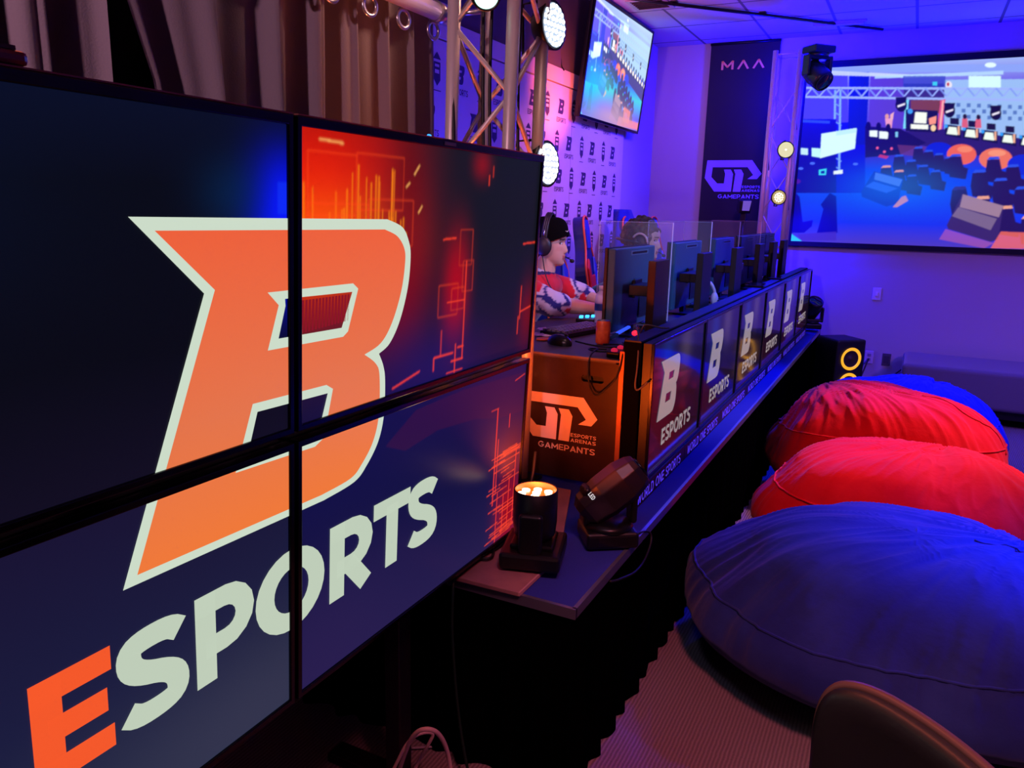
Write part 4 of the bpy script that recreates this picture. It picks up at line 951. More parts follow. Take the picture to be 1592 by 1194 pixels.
plate('pale wall outlet with a black plug in it, beside the speaker', -.256, .36, .075, .12, 'outlet')
plate('small dark wall plate beside the plugged outlet', -.105, .352, .072, .115, 'dark')
plate('wide low pale wall plate just above the bench', .123, .388, .13, .05, 'wide')
tag(MB().tube(chaikin([(-.256, 7.985, .345), (-.262, 7.95, .33), (-.30, 7.90, .18), (-.36, 7.75, .02), (-.40, 7.55, .01), (-.40, 7.40, .06)], 3), .007).build('cable', rubber), 'black power cord hanging from the wall outlet to the speaker', 'cord')
tag(MB().tube(chaikin([(-.36, 7.42, .14), (-.24, 7.55, .15), (-.10, 7.8, .17), (.05, 7.96, .30), (.123, 7.985, .36)], 3), .006).build('cable', rubber), 'black cord sagging from the speaker towards the plate above the bench', 'cord')

# ================================================================== loose cables
tag(MB().tube(chaikin([atZ(615, 1215, .02), atZ(640, 1138, .25), atZ(672, 1131, .27), atZ(690, 1150, .2), atZ(700, 1185, .1), atZ(702, 1230, .01)], 3), .0065).build('cable', whitecable), 'pinkish white cable arching up from the floor under the video wall', 'cable')
tag(MB().tube(chaikin([atZ(610, 1200, .1), atZ(638, 1143, .22), atZ(676, 1136, .2), atZ(668, 1155, .16), atZ(645, 1192, .05), atZ(636, 1230, .01)], 3), .005).build('cable', whitecable), 'second white cable looping back down behind the arching one', 'cable')
tag(MB().tube(chaikin([atZ(640, 1163, .01), atZ(690, 1160, .008), atZ(720, 1158, .008), atZ(752, 1148, .008)], 2), .004).build('cable', mat('grey cable', '#8a8696', .5)), 'thin grey cable lying along the floor beneath the video wall', 'cable')
rr = random.Random(11)
for i in range(3):
    pts = [V((-1.25-.06*i, 2.35+.05*i, SZ+.05)), V((-1.12-.03*i, 2.15-.04*i, SZ+.022)), V((-1.02+.02*i, 1.98-.05*i, SZ+.02)), V((-1.10-.03*i, 1.85+.01*i, SZ+.022)), V((-1.30+.02*i, 1.80+.05*i, SZ+.03))]
    pts = [p+V((rr.uniform(-.03, .03), rr.uniform(-.03, .03), .004*i)) for p in pts]
    tag(MB().tube(chaikin(pts, 3), .0042).build('cable', rubber), ['black cable looped on the wood board, the loop beside the wash light', 'black cable loop in the middle of the tangle on the wood board', 'black cable loop on the wood board closest to the video wall'][i], 'cable', 'cables coiled on the wood board')
tag(MB().tube(chaikin([(-1.02, 2.2, .88), (-1.0, 2.14, .80), (-1.015, 2.08, .70), (-1.0, 2.02, .63)], 3), .005).build('cable', rubber), 'black cable hanging off the end of the video wall', 'cable')
tag(MB().tube(chaikin([(-1.1, 1.86, .63), (-1.06, 1.755, .62), (-1.05, 1.735, .55), (-1.055, 1.74, .45), (-1.03, 1.735, .2), (-.98, 1.72, .01)], 3), .0045).build('cable', mat('dark green cable', '#0e2a22', .5)), 'dark green cable dangling over the stage edge to the floor', 'cable')
tag(MB().tube(chaikin([(-.72, 2.3, .607), (-.688, 2.42, .60), (-.672, 2.42, .56), (-.675, 2.30, .50), (-.688, 2.1, .55), (-.68, 2.02, .585)], 3), .004).build('cable', rubber), 'black cable slung over the bright stage edge below the lamps', 'cable')
dz = 1.1135
for i, (pts, lab) in enumerate((
    ([(-1.20, 2.95, dz+.01), (-1.12, 2.92, dz+.006), (-1.04, 2.90, dz+.006), (-.99, 2.97, dz+.006), (-1.03, 3.05, dz+.008)], 'mouse cable trailing across the desk towards the soda can'),
    ([(-1.03, 2.86, dz+.006), (-1.10, 2.82, dz+.01), (-1.05, 2.76, dz+.012), (-.96, 2.80, dz+.012), (-.94, 2.90, dz+.014), (-1.0, 2.96, dz+.014), (-1.06, 2.90, dz+.018)], 'black cable coiled in loops at the near corner of the desk'),
    ([(-1.04, 2.79, dz+.02), (-1.035, 2.685, dz+.01), (-1.035, 2.675, dz-.08), (-1.0, 2.672, dz-.15), (-.95, 2.672, dz-.10), (-.91, 2.67, 1.06), (-.90, 2.70, 1.2), (-.92, 2.76, 1.19)], 'thin black cable drooping over the edge of the end panel'),
    ([(-.93, 2.95, 1.20), (-.90, 2.80, 1.24), (-.86, 2.72, 1.22), (-.84, 2.675, 1.12), (-.85, 2.67, 1.0), (-.80, 2.672, 1.05)], 'thin grey cable arched over the desk corner beside the first display'),
    ([(-.96, 3.0, dz+.01), (-.93, 2.99, 1.2), (-.92, 2.99, 1.215), (-.85, 3.0, 1.202), (-.83, 3.02, 1.203)], 'bent grey cable clipped over the desk riser')), 0):
    tag(MB().tube(chaikin(pts, 3), .0035).build('cable', rubber if i < 3 else mat('grey lead', '#565260', .5)), lab, 'cable')

# ================================================================== things on the desk
t = thing('computer_mouse', 'black wired mouse near the edge of the desk', 'mouse', (-1.25, 2.90, dz))
MB().ell((-1.25, 2.90, dz+.006), (.062, .034, .036), rotm(0, 0, -.35), 24, 14).build('shell', mat('mouse plastic', '#1d1a20', .3), t)
MB().cyl((-1.222, 2.905, dz+.036), (-1.222, 2.895, dz+.036), .008, n=12).build('scroll_wheel', rubber, t)
t = thing('keyboard', 'black keyboard with pale key tops behind the mouse', 'keyboard', (-1.32, 3.2, dz)); RK = rotm(0, 0, 1.35)
MB().box((-1.31, 3.22, dz+.012), (.36, .135, .022), RK).build('case', black, t, bevel=.004)
a = MB()
for i in range(14):
    for j in range(5): p = V((-1.31, 3.22, dz+.027))+RK @ V((-.16+i*.0245, -.05+j*.025, 0)); a.box(p, (.018, .018, .008), RK)
a.build('key', mat('pale keys', '#6f6a78', .4), t)
t = thing('soda_can', 'orange soda can on the desk next to the cables', 'can', (-1.10, 3.0, dz))
MB().lathe([(0, 0), (.022, 0), (.0285, .006), (.030, .012), (.030, .088), (.026, .098)], (-1.10, 3.0, dz+.0005), (0, 0, 1), 28).build('body', mat('orange can print', '#ff7038', .4, var=(26, '#d8401e')), t)
MB().lathe([(.026, .098), (.027, .100), (.024, .099), (.0235, .096), (0, .096)], (-1.10, 3.0, dz+.0005), (0, 0, 1), 28).build('lid', steel, t)
MB().box((-1.10, 3.0, dz+.0985), (.02, .008, .002)).build('pull_tab', steel, t)
bx_, by_ = -1.33, 3.58
clear = mat('clear bottle plastic', '#e6ecff', .08, alpha=.42, spec=.7)
t = thing('water_bottle', 'clear plastic water bottle with white cap and blue label behind the monitor', 'bottle', (bx_, by_, dz))
MB().lathe([(0, .001), (.026, .001), (.031, .008), (.031, .05), (.029, .056), (.031, .062), (.031, .115), (.028, .135), (.014, .158), (.0125, .165)], (bx_, by_, dz), (0, 0, 1), 28).build('body', clear, t)
MB().lathe([(.0314, .064), (.0314, .098)], (bx_, by_, dz), (0, 0, 1), 28).build('label_wrap', mat('blue label', '#2a4f9a', .4), t)
MB().lathe([(0, .183), (.0145, .183), (.0155, .180), (.0155, .164), (.0125, .164)], (bx_, by_, dz), (0, 0, 1), 24).build('cap', white, t)
t = thing('napkin', 'crumpled pale pink napkin lying behind the mouse', 'napkin', (-1.37, 3.04, dz))
MB().surf(lambda u, v: V((-1.38+(u-.5)*.13+.02*v, 3.06+(v-.5)*.10, dz+.006+.014*abs(noise.noise(V((u*3, v*3, 2)))))), 18, 14).build('sheet', mat('pale napkin', '#e6c8d0', .8), t)
MB().surf(lambda u, v: V((-1.40+(u-.5)*.08, 3.10+(v-.5)*.06, dz+.022+.012*abs(noise.noise(V((u*4, v*4, 7)))))), 12, 10).build('folded_corner', mat('pale napkin fold', '#d8b4c0', .8), t)
t = thing('snack_wrapper', 'small flat orange wrapper on the desk beside the mouse', 'wrapper', (-1.36, 2.93, dz))
MB().box((-1.345, 2.96, dz+.004), (.07, .05, .006), rotm(0, 0, .4)).build('wrapper', mat('orange wrapper', '#d8502a', .4), t, bevel=.002)
MB().box((-1.345, 2.995, dz+.005), (.06, .012, .002), rotm(0, 0, .4)).build('crimped_end', mat('wrapper end', '#b84a34', .4), t)
p = atZ(975, 536, 1.20)
t = thing('usb_hub', 'small black hub with red lights at the corner of the desk', 'hub', (-.955, 2.86, dz))
MB().bx((-.985, 2.73, dz), (-.935, 2.95, dz+.022)).build('case', black, t, bevel=.004)
rl = led_mat('red lamp', '#ff1a30', 3); 
MB().ell((-.94, 2.93, dz+.07), (.014, .012, .011)).build('red_light', rl, t); MB().cyl((-.94, 2.93, dz+.02), (-.94, 2.93, dz+.062), .006).build('stem', black, t)
for y in (2.75, 2.82): MB().ell((-.96, y, dz+.026), (.013, .012, .010)).build('red_light', led_mat('dim red lamp', '#b01838', 1.2), t)
t = thing('usb_stick_light', 'blue lit stick lying under the first monitor', 'light', (-1.11, 3.18, dz))
MB().box((-1.09, 3.20, dz+.03), (.018, .10, .010), rotm(.35, 0, -.5)).build('lit_bar', led_mat('blue bar', '#3050ff', 1.3), t, bevel=.003)
MB().box((-1.11, 3.155, dz+.012), (.022, .05, .016), rotm(.25, 0, -.5)).build('body', mat('blue grey case', '#5a5c80', .4), t, bevel=.003)
p = atZ(913, 493, dz+.02)
t = thing('glowing_keypad', 'small keypad glowing cyan behind the beanie player\'s forearm', 'keypad', (p.x, p.y, dz))
MB().box((p.x, p.y, dz+.010), (.09, .14, .018), rotm(0, 0, .2)).build('case', black, t, bevel=.004)
for k in range(3): MB().box((p.x-.02+.02*k, p.y-.03+.03*k, dz+.024), (.016, .03, .010), rotm(0, 0, .2)).build('lit_key', led_mat('cyan key', '#30a8ff', 3), t)
t = thing('phone', 'dark phone lit red lying behind the desk riser by the second post', 'phone', (-1.0, 3.62, dz))
MB().box((-1.0, 3.60, dz+.006), (.075, .15, .009), rotm(0, 0, .3)).build('body', black, t, bevel=.003)
MB().box((-1.0, 3.60, dz+.0112), (.068, .14, .001), rotm(0, 0, .3)).build('screen', led_mat('reddish screen', '#b83050', .9), t)
for i, (y, lab) in enumerate(((3.45, 'between the first two monitors'), (4.35, 'beside the second monitor'), (4.62, 'beside the third monitor'))):
    t = thing('cable_bundle', 'knot of black cables on the desk '+lab, 'cable', (-1.04, y, dz), 0, 'cable knots on the desk')
    for k in range(4):
        pts = [V((-1.03+rr.uniform(-.06, .08), y+rr.uniform(-.13, .13), dz+.006+.012*k)) for _ in range(7)]
        MB().tube(chaikin(pts, 3), .0035).build('loop', rubber, t)
t = thing('headset', 'pink white headset resting on the desk beyond the second post', 'headset', (-1.09, 4.62, dz))
MB().tube([(-1.09+.08*math.cos(a_), 4.62, dz+.06+.10*math.sin(a_)) for a_ in [PI*k/14 for k in range(15)]], .010).build('headband', mat('pink headband', '#d8a8b8', .4), t)
for s in (-1, 1): MB().ell((-1.09+s*.078, 4.62, dz+.045), (.022, .036, .044)).build('ear_cup', mat('pink ear cup', '#e0b4c2', .4), t)
for i, (y, lab) in enumerate(((5.3, 'in front of the third post'), (6.05, 'in front of the fourth post'))):
    t = thing('tablet', 'thin dark slab lying on the desk riser '+lab, 'tablet', (-.87, y, 1.194), 0, 'slabs lying on the desk riser')
    MB().box((-.89, y, 1.2005), (.10, .24, .010), rotm(0, 0, .1)).build('body', blackgloss, t, bevel=.003)
    MB().box((-.89, y, 1.2062), (.09, .22, .001), rotm(0, 0, .1)).build('screen', mat('slab glass', '#20242e', .1, coat=.5), t)

# ================================================================== gaming chairs
gblack = mat('black chair vinyl', '#17141c', .45); gblue = mat('blue chair vinyl', '#2038b8', .45); gred = mat('red chair vinyl', '#c02028', .45); gpipe = mat('orange chair piping', '#e0603a', .5)
gshell = mat('dark blue chair shell', '#16206e', .5)
def gaming_chair(loc, rz, label):
    t = thing('gaming_chair', label, 'chair', (0, 0, 0)); tl = .16
    bo = chaikin([(-.20, .0, 0), (-.27, .20, 0), (-.25, .34, 0), (-.28, .50, 0), (-.20, .58, 0), (-.15, .66, 0), (-.15, .82, 0), (-.09, .90, 0), (.09, .90, 0), (.15, .82, 0), (.15, .66, 0), (.20, .58, 0), (.28, .50, 0), (.25, .34, 0), (.27, .20, 0), (.20, 0, 0)], 2, True)
    f = (V((-.20, 0, .47)), V((0, 1, 0)), V((-tl, 0, 1)).normalized()*.94); w_ = f[1].cross(f[2])
    MB().prism([[(p.x, p.y) for p in bo]], f, -.055, .03).build('backrest', gshell, t, bevel=.02, seg=3)
    def side(s): return [(s*.13, .08), (s*.22, .22), (s*.21, .36), (s*.235, .49), (s*.15, .57), (s*.12, .44)]
    for s in (-1, 1):
        MB().prism([side(s) if s > 0 else side(s)[::-1]], f, .028, .055).build('side_wing', gblue if s > 0 else gred, t, bevel=.012)
    MB().prism([[(-.10, .64), (.10, .64), (.12, .80), (.07, .87), (-.07, .87), (-.12, .80)]], f, .03, .045).build('headrest_panel', gblue, t, bevel=.01)
    MB().prism([[(-.11, .02), (.11, .02), (.11, .42), (-.11, .42)]], f, .03, .05).build('lumbar_panel', gred, t, bevel=.012)
    pts = [f[0]+f[1]*p.x+f[2]*p.y+w_*.032 for p in bo]; MB().tube(pts, .009, 6, closed=True).build('piping', gpipe, t)
    pts = [f[0]+f[1]*p.x*.99+f[2]*p.y*.99-w_*.057 for p in bo]
    MB().box((.03, 0, .45), (.50, .50, .10)).build('seat', gblack, t, bevel=.035, seg=3)
    for s in (-1, 1): MB().box((.0, s*.29, .62), (.27, .075, .03)).build('armrest', gblack, t, bevel=.01); MB().box((-.02, s*.29, .52), (.06, .03, .18)).build('armrest_post', blackmetal, t)
    MB().cyl((0, 0, .08), (0, 0, .40), .028).build('gas_lift', blackmetal, t)
    for k in range(5):
        a_ = 2*PI*k/5; MB().cyl((0, 0, .09), (.29*math.cos(a_), .29*math.sin(a_), .06), .026, .016, 10).build('base_leg', blackmetal, t)
        MB().cyl((.29*math.cos(a_)-.02*math.sin(a_), .29*math.sin(a_)+.02*math.cos(a_), .03), (.29*math.cos(a_)+.02*math.sin(a_), .29*math.sin(a_)-.02*math.cos(a_), .03), .03, n=12).build('caster', rubber, t)
    t.location = loc; t.rotation_euler = (0, 0, rz); return t
FZ = .3005
gc = gaming_chair((-2.01, 3.80, FZ), .12, 'gaming chair in which the player in the black beanie sits')
dup(gc, (-1.96, 5.02, FZ), .10, 'blue and black gaming chair with orange piping, between the beanie player and the first monitor')
dup(gc, (-1.98, 5.75, FZ), .25, 'gaming chair with a slim headrest, just behind the piped chair')
c3 = dup(gc, (-1.93, 6.55, FZ), .05, 'gaming chair under a draped blue jacket, behind the curly haired player')
dup(gc, (-1.90, 7.24, FZ), .05, 'last blue gaming chair, only its top above the curly hair')
jk = suede('blue jacket cloth', '#1c2ca8', '#182490')
t = thing('jacket', 'blue jacket draped over the top of a gaming chair', 'jacket', (-2.2, 6.58, 1.0))
def jf(u, v):
    a = (u-.5)*2*PI; k = .17+.17*(1-v)**.8; z = 1.0+.67*v**.8
    return V((-2.19+.02*(1-v)+.14*math.sin(a)*(1-.5*v)+.012*math.sin(u*40)*(1-v)-.10*v, 6.58+k*math.cos(a)*(1-.45*v**3)+.012*math.sin(u*31+v*6), z))
MB().surf(jf, 60, 24, cu=True).add([V((-2.29, 6.58, 1.672))]+[jf(k/60, 1) for k in range(60)], [(0, 1+k, 1+(k+1) % 60) for k in range(60)], 0, True).build('cloth', jk, t)
MB().tube([V((-2.06+.03*k/10, 6.50, 1.08+.05*k)) for k in range(11)], .012, 6).build('zip_edge', mat('dark jacket edge', '#101850', .6), t)
# ================================================================== people
LV = [(0., .066, -.010, .020), (.012, .080, .002, .036), (.03, .084, .035, .049), (.048, .085, .060, .056), (.07, .081, .076, .062), (.10, .079, .090, .068), (.122, .074, .097, .071), (.148, .083, .101, .073), (.175, .077, .100, .072), (.198, .057, .082, .061), (.216, .028, .052, .041), (.2245, .002, .02, .014)]
_z = [l[0] for l in LV]
def sec(z, th):
    f = np.interp(z, _z, [l[1] for l in LV]); b = np.interp(z, _z, [l[2] for l in LV]); w_ = np.interp(z, _z, [l[3] for l in LV])
    c, s = math.cos(th), math.sin(th); e = .88
    x = (f if c > 0 else max(b, -.0) if b > 0 else -b*-1)*math.copysign(abs(c)**e, c) if not (c < 0 and b < 0) else -b*abs(c)**e*1.0
    return x, w_*math.copysign(abs(s)**e, s)
def headpt(z, th):
    x, y = sec(z, th)
    if math.cos(th) > 0:
        # nose, brow, lips, chin, eye sockets
        if .066 < z < .130:
            t = (z-.066)/.064; hgt = .027*min(1, t/.18)*(1-t)**.75; x += hgt*math.exp(-(y/(.010+.004*(1-t)))**2)
        x += .0045*math.exp(-((z-.054)/.005)**2-(y/.020)**2) + .0040*math.exp(-((z-.042)/.005)**2-(y/.018)**2) - .003*math.exp(-((z-.048)/.002)**2-(y/.02)**2)
        x += .005*math.exp(-((z-.014)/.010)**2-(y/.018)**2) - .004*math.exp(-((z-.030)/.006)**2-(y/.02)**2)
        x -= .009*math.exp(-((z-.121)/.009)**2-((abs(y)-.032)/.014)**2)
        x += .003*math.exp(-((z-.140)/.006)**2-((abs(y)-.03)/.02)**2)
    return x, y
def remeshed(mb, vox, smooth=2):
    o = mb.build('tmp_body', black, None, fix=False); r = o.modifiers.new('r', 'REMESH'); r.mode = 'VOXEL'; r.voxel_size = vox; r.use_smooth_shade = True
    s = o.modifiers.new('s', 'SMOOTH'); s.iterations = smooth; s.factor = .5
    dg = bpy.context.evaluated_depsgraph_get(); ev = o.evaluated_get(dg); me = bpy.data.meshes.new_from_object(ev)
    old = o.data; bpy.data.objects.remove(o); bpy.data.meshes.remove(old); return me
def painted(name, me, fn, m, parent):
    co = np.zeros(len(me.vertices)*3); me.vertices.foreach_get('co', co); co = co.reshape(-1, 3)
    inv = np.array(wm(parent).inverted()); c = np.ones((len(co), 4), np.float32); c[:, :3] = fn(co)
    a = me.attributes.new('paint', 'FLOAT_COLOR', 'POINT'); a.data.foreach_set('color', c.ravel())
    lo = co @ inv[:3, :3].T+inv[:3, 3]; me.vertices.foreach_set('co', lo.ravel()); me.update(); me.name = name
    me.materials.clear(); me.materials.append(m); o = bpy.data.objects.new(name, me); COL.objects.link(o); o.parent = parent; return o
skinm = paintmat('skin', .5, base='#d8a48c', spec=.4, surface=True); clothm = paintmat('jersey cloth', .8, base='#c01c28', spec=.2, surface=True, sheen=.2)
def person(label, o, yaw, hy, hp, kind, elbR, wriR, elbL, wriL, pelx=-.30, turn=0.):
    """o: point under the neck on the lower deck's floor level (world), yaw: facing, hy/hp: head yaw and pitch"""
    R = rotm(0, 0, yaw); O = V(o)
    def W(x, y, z): return O+R @ V((x, y, z))
    RH = rotm(0, hp, hy); HB = V((-.012, 0, 1.365-.0))    # chin-level origin of the head
    def H(x, y, z): return W(*(HB+RH @ V((x, y, z))))
    t = thing('person', label, 'person', (O.x, O.y, FZ), 0)
    def limb(mb, pts, rs, n=12, grow=0.):
        p = [W(*q) for q in pts]; mb.tube(p, [r+grow for r in rs], n)
        for q, r in zip(p, rs): mb.ell(q, (r+grow,)*3, None, 12, 8)
    sp_ = [(pelx, 0, .90), (pelx+.07, 0, 1.02), (pelx+.16, 0, 1.14), (-.07, 0, 1.24)]
    wd = [(.145, .18), (.115, .155), (.125, .175), (.105, .165)]
    def torso(mb, g=0., z0=0, top=True):
        n = 20; vs = []; cs = []
        K = 16; pts = chaikin([V(p) for p in sp_], 2); K = len(pts)
        for i, p in enumerate(pts):
            k = i/(K-1); dx = np.interp(k, [0, .33, .66, 1], [w_[0] for w_ in wd])+g; wy = np.interp(k, [0, .33, .66, 1], [w_[1] for w_ in wd])+g
            vs += [W(p.x+dx*math.cos(a_)*.85, p.y+wy*math.copysign(abs(math.sin(a_))**.8, math.sin(a_)), p.z) for a_ in [2*PI*j/n for j in range(n)]]
        fs = [(i*n+j, i*n+(j+1) % n, (i+1)*n+(j+1) % n, (i+1)*n+j) for i in range(K-1) for j in range(n)]+[tuple(range(n))[::-1], tuple(range((K-1)*n, K*n))]
        mb.add(vs, fs)
        mb.ell(W(*sp_[0]), (.15+g, .18+g, .10), R); mb.ell(W(-.06, 0, 1.245), (.095+g, .185+g, .065+g), R)
    b = MB(); torso(b)
    limb(b, [(-.05, 0, 1.25), (-.030, 0, 1.33), (-.022, 0, 1.40)], [.066, .056, .055])
    # head
    nu, nv = 56, 44
    b.surf(lambda u, v: H(*headpt(.2245*v, u*2*PI), .2245*v), nu, nv, cu=True)
    b.add([H(headpt(.2245, 2*PI*k/nu)[0], headpt(.2245, 2*PI*k/nu)[1], .2245) for k in range(nu)], [tuple(range(nu))], 0, True)
    b.add([H(headpt(0, 2*PI*k/nu)[0], headpt(0, 2*PI*k/nu)[1], 0.) for k in range(nu)], [tuple(range(nu))[::-1]], 0, True)
    for s in (-1, 1): b.ell(H(-.008, s*.074, .105), (.020, .009, .032), R @ RH, 14, 10)
    arms = {}
    for s, el, wr in ((-1, elbR, wriR), (1, elbL, wriL)):
        sh = (-.06, s*.185, 1.235)
        limb(b, [sh, tuple(V(sh).lerp(V(el), .5)), el], [.058, .05, .042]); limb(b, [el, tuple(V(el).lerp(V(wr), .4)), wr], [.043, .040, .027])
        d = (V(wr)-V(el)); d.z = 0; d.normalize(); sd = V((-d.y, d.x, 0)); pw = V(wr)+d*.05+V((0, 0, -.004))
        # palm and five fingers, slightly curled
        b.ell(W(*pw), (.052, .040, .016), R @ rotm(0, 0, math.atan2(d.y, d.x)), 14, 8)
        for k, (off, ln) in enumerate(((-.030, .062), (-.010, .074), (.011, .070), (.030, .055))):
            f0 = V(wr)+d*.085+sd*off; p = [f0-d*.02, f0+d*ln*.4+V((0, 0, .010)), f0+d*ln*.75+V((0, 0, .002)), f0+d*ln*.95+V((0, 0, -.014))]
            b.tube([W(*q) for q in p], [.0088, .0085, .008, .007], 10); b.ell(W(*p[-1]), (.0072,)*3, None, 10, 6)
        f0 = V(wr)+d*.02-sd*s*-.034; p = [V(wr)+d*.02+sd*s*.02, V(wr)+d*.045+sd*s*.048, V(wr)+d*.075+sd*s*.056+V((0, 0, -.008))]
        b.tube([W(*q) for q in p], [.0115, .0105, .0085], 10); b.ell(W(*p[-1]), (.0086,)*3, None, 10, 6)
        hip = (pelx+.02, s*.09, .885); kn = (.055, s*.13, .865); an = (-.075, s*.13, .40)
        limb(b, [hip, tuple(V(hip).lerp(V(kn), .5)), kn], [.088, .078, .060]); limb(b, [kn, tuple(V(kn).lerp(V(an), .4)), an], [.058, .054, .036])
        limb(b, [(an[0]-.03, an[1], .352), (an[0]+.05, an[1], .338), (an[0]+.12, an[1], .332)], [.038, .034, .026])
    me = remeshed(b, .0055, 1)
    Mi = np.array((Matrix.Translation(O) @ R.to_4x4() @ Matrix.Translation(HB) @ RH.to_4x4()).inverted())
    def col(co):
        h = co @ Mi[:3, :3].T+Mi[:3, 3]; c = np.tile(np.array(lin('#d3a08a')[:3]), (len(co), 1)); x, y, z = h[:, 0], np.abs(h[:, 1]), h[:, 2]
        def mixin(m, hx, k): c[m] = c[m]*(1-k)+np.array(lin(hx)[:3])*k
        fc = x > .03
        mixin(fc & (z > .036) & (z < .059) & (y < .024), '#a8524c', .75); mixin(fc & (np.abs(z-.048) < .0022) & (y < .023), '#4a1c1c', .8)
        mixin(fc & (np.abs(z-.141+.1*np.maximum(0, y-.04)) < .0048) & (y > .012) & (y < .052), '#1c120e', .9)
        ey = ((z-.121)/.006)**2+((y-.032)/.013)**2
        mixin(fc & (ey < 1.25), '#2a1712', .8); mixin(fc & (ey < .75), '#e8dcd8', .9); mixin(fc & (((z-.121)/.0055)**2+((y-.034)/.006)**2 < 1), '#1c120e', 1.)
        mixin(fc & (np.abs(z-.066) < .004) & (y > .004) & (y < .011), '#5a2a22', .7); mixin(fc & (z > .08) & (z < .10) & (y > .025) & (y < .055), '#d08a78', .35)
        return c
    painted('body', me, col, skinm, t)
    # jersey or top
    g = MB(); torso(g, .022)
    for s, el in ((-1, elbR), (1, elbL)):
        wr = wriR if s < 0 else wriL
        sh = (-.06, s*.185, 1.232); el2 = V(el).lerp(V(wr), .18 if kind == 'beanie' else .75)
        limb(g, [sh, tuple(V(sh).lerp(V(el), .5)), el, tuple(el2)], [.078, .078, .070, .062] if kind == 'beanie' else [.07, .066, .058, .045])
    limb(g, [(-.05, 0, 1.255), (-.042, 0, 1.292)], [.092, .078])
    me = remeshed(g, .010, 4); Mo = np.array((Matrix.Translation(O) @ R.to_4x4()).inverted())
    def jcol(co):
        h = co @ Mo[:3, :3].T+Mo[:3, 3]; c = np.tile(np.array(lin('#cc1a28' if kind == 'beanie' else '#2a2236')[:3]), (len(co), 1)); x, y, z = h.T
        def mixin(m, hx): c[m] = np.array(lin(hx)[:3])
        if kind == 'beanie':
            rr_ = np.hypot(x+.045, y)
            mixin((z > 1.318) & (rr_ < .15), '#2a1f52'); mixin((z > 1.335) & (rr_ < .15), '#c9b8c0')
            for s, el in ((-1, elbR), (1, elbL)):
                d = np.linalg.norm(h-np.array(el), axis=1); dm = (h-np.array(el))
                wv_ = d+.015*np.sin(h[:, 2]*70+h[:, 0]*50)
                ls = (np.abs(y) > .17)
                mixin((wv_ < .100) & ls, '#c8b0bc'); mixin((wv_ < .086) & ls, '#2c2468'); mixin((wv_ < .070) & ls, '#c8b0bc'); mixin((wv_ < .045) & ls, '#2c2468')
            mixin((np.abs(z-1.03) < .02), '#d8c4cc'); mixin((np.abs(z-.99) < .02), '#2c2468')
        return c
    painted('jersey', me, jcol, clothm, t)
    if kind == 'beanie':
        knit = mat('black knit', '#050507', .95, bump=(150, .5, .004), spec=.1)
        def bp(u, v, g=.010):
            th = u*2*PI; zr = .118+.045*math.cos(th); x, y = sec(max(min(zr, .19), .09), th); k = math.cos(v*PI/2)**.42; s_ = 1+g/.075+.03*math.sin(v*PI)
            return H(x*s_*k-.012*v, y*s_*k, zr+(.252-zr)*math.sin(v*PI/2))
        MB().surf(lambda u, v: bp(u, .02+.98*v), 56, 20, cu=True).build('beanie', knit, t)
        ro = MB(); ro.surf(lambda u, v: bp(u, .0+.20*v, .0135), 56, 5, cu=True); bf = ro.build('beanie_cuff', knit, t)
        sw = MB(); a_ = [H(.088, -.040, .190), H(.098, -.028, .186), H(.100, -.018, .191), H(.097, -.026, .190)]
        MB().tube([H(.087, -.046, .187), H(.0945, -.036, .183), H(.0975, -.020, .192)], [.0012, .0024, .0010], 6).build('logo', white, bf)
        hair = MB(); hair.ell(H(-.055, 0, .075), (.040, .066, .045), R @ RH); hair.ell(H(-.015, -.062, .085), (.022, .012, .030), R @ RH); hair.ell(H(-.015, .062, .085), (.022, .012, .030), R @ RH)
        hair.build('hair', mat('dark hair', '#1c120f', .6, bump=(90, .5)), t)
    else:
        hm_ = mat('brown curly hair', '#4a2c22', .65, bump=(40, .8, .01), var=(18, '#6a4230')); q = MB()
        rh = random.Random(4); q.ell(H(-.040, 0, .140), (.112, .098, .112), R @ RH); q.ell(H(-.062, 0, .065), (.072, .088, .105), R @ RH)
        for k in range(170):
            th = rh.uniform(0, 2*PI); zz = rh.uniform(-.95, 1); c_ = math.sqrt(1-zz*zz)
            p = (-.042+.112*c_*math.cos(th), .098*c_*math.sin(th), .125+.122*zz)
            if p[0] > .035 and p[2] < .165: continue
            q.ell(H(*p), (rh.uniform(.014, .026),)*3, None, 8, 6)
        me = remeshed(q, .007, 1); inv_ = wm(t).inverted(); me.transform(inv_); me.materials.clear(); me.materials.append(hm_); me.name = 'hair'
        o_ = bpy.data.objects.new('hair', me); COL.objects.link(o_); o_.parent = t
    return H, R @ RH, W
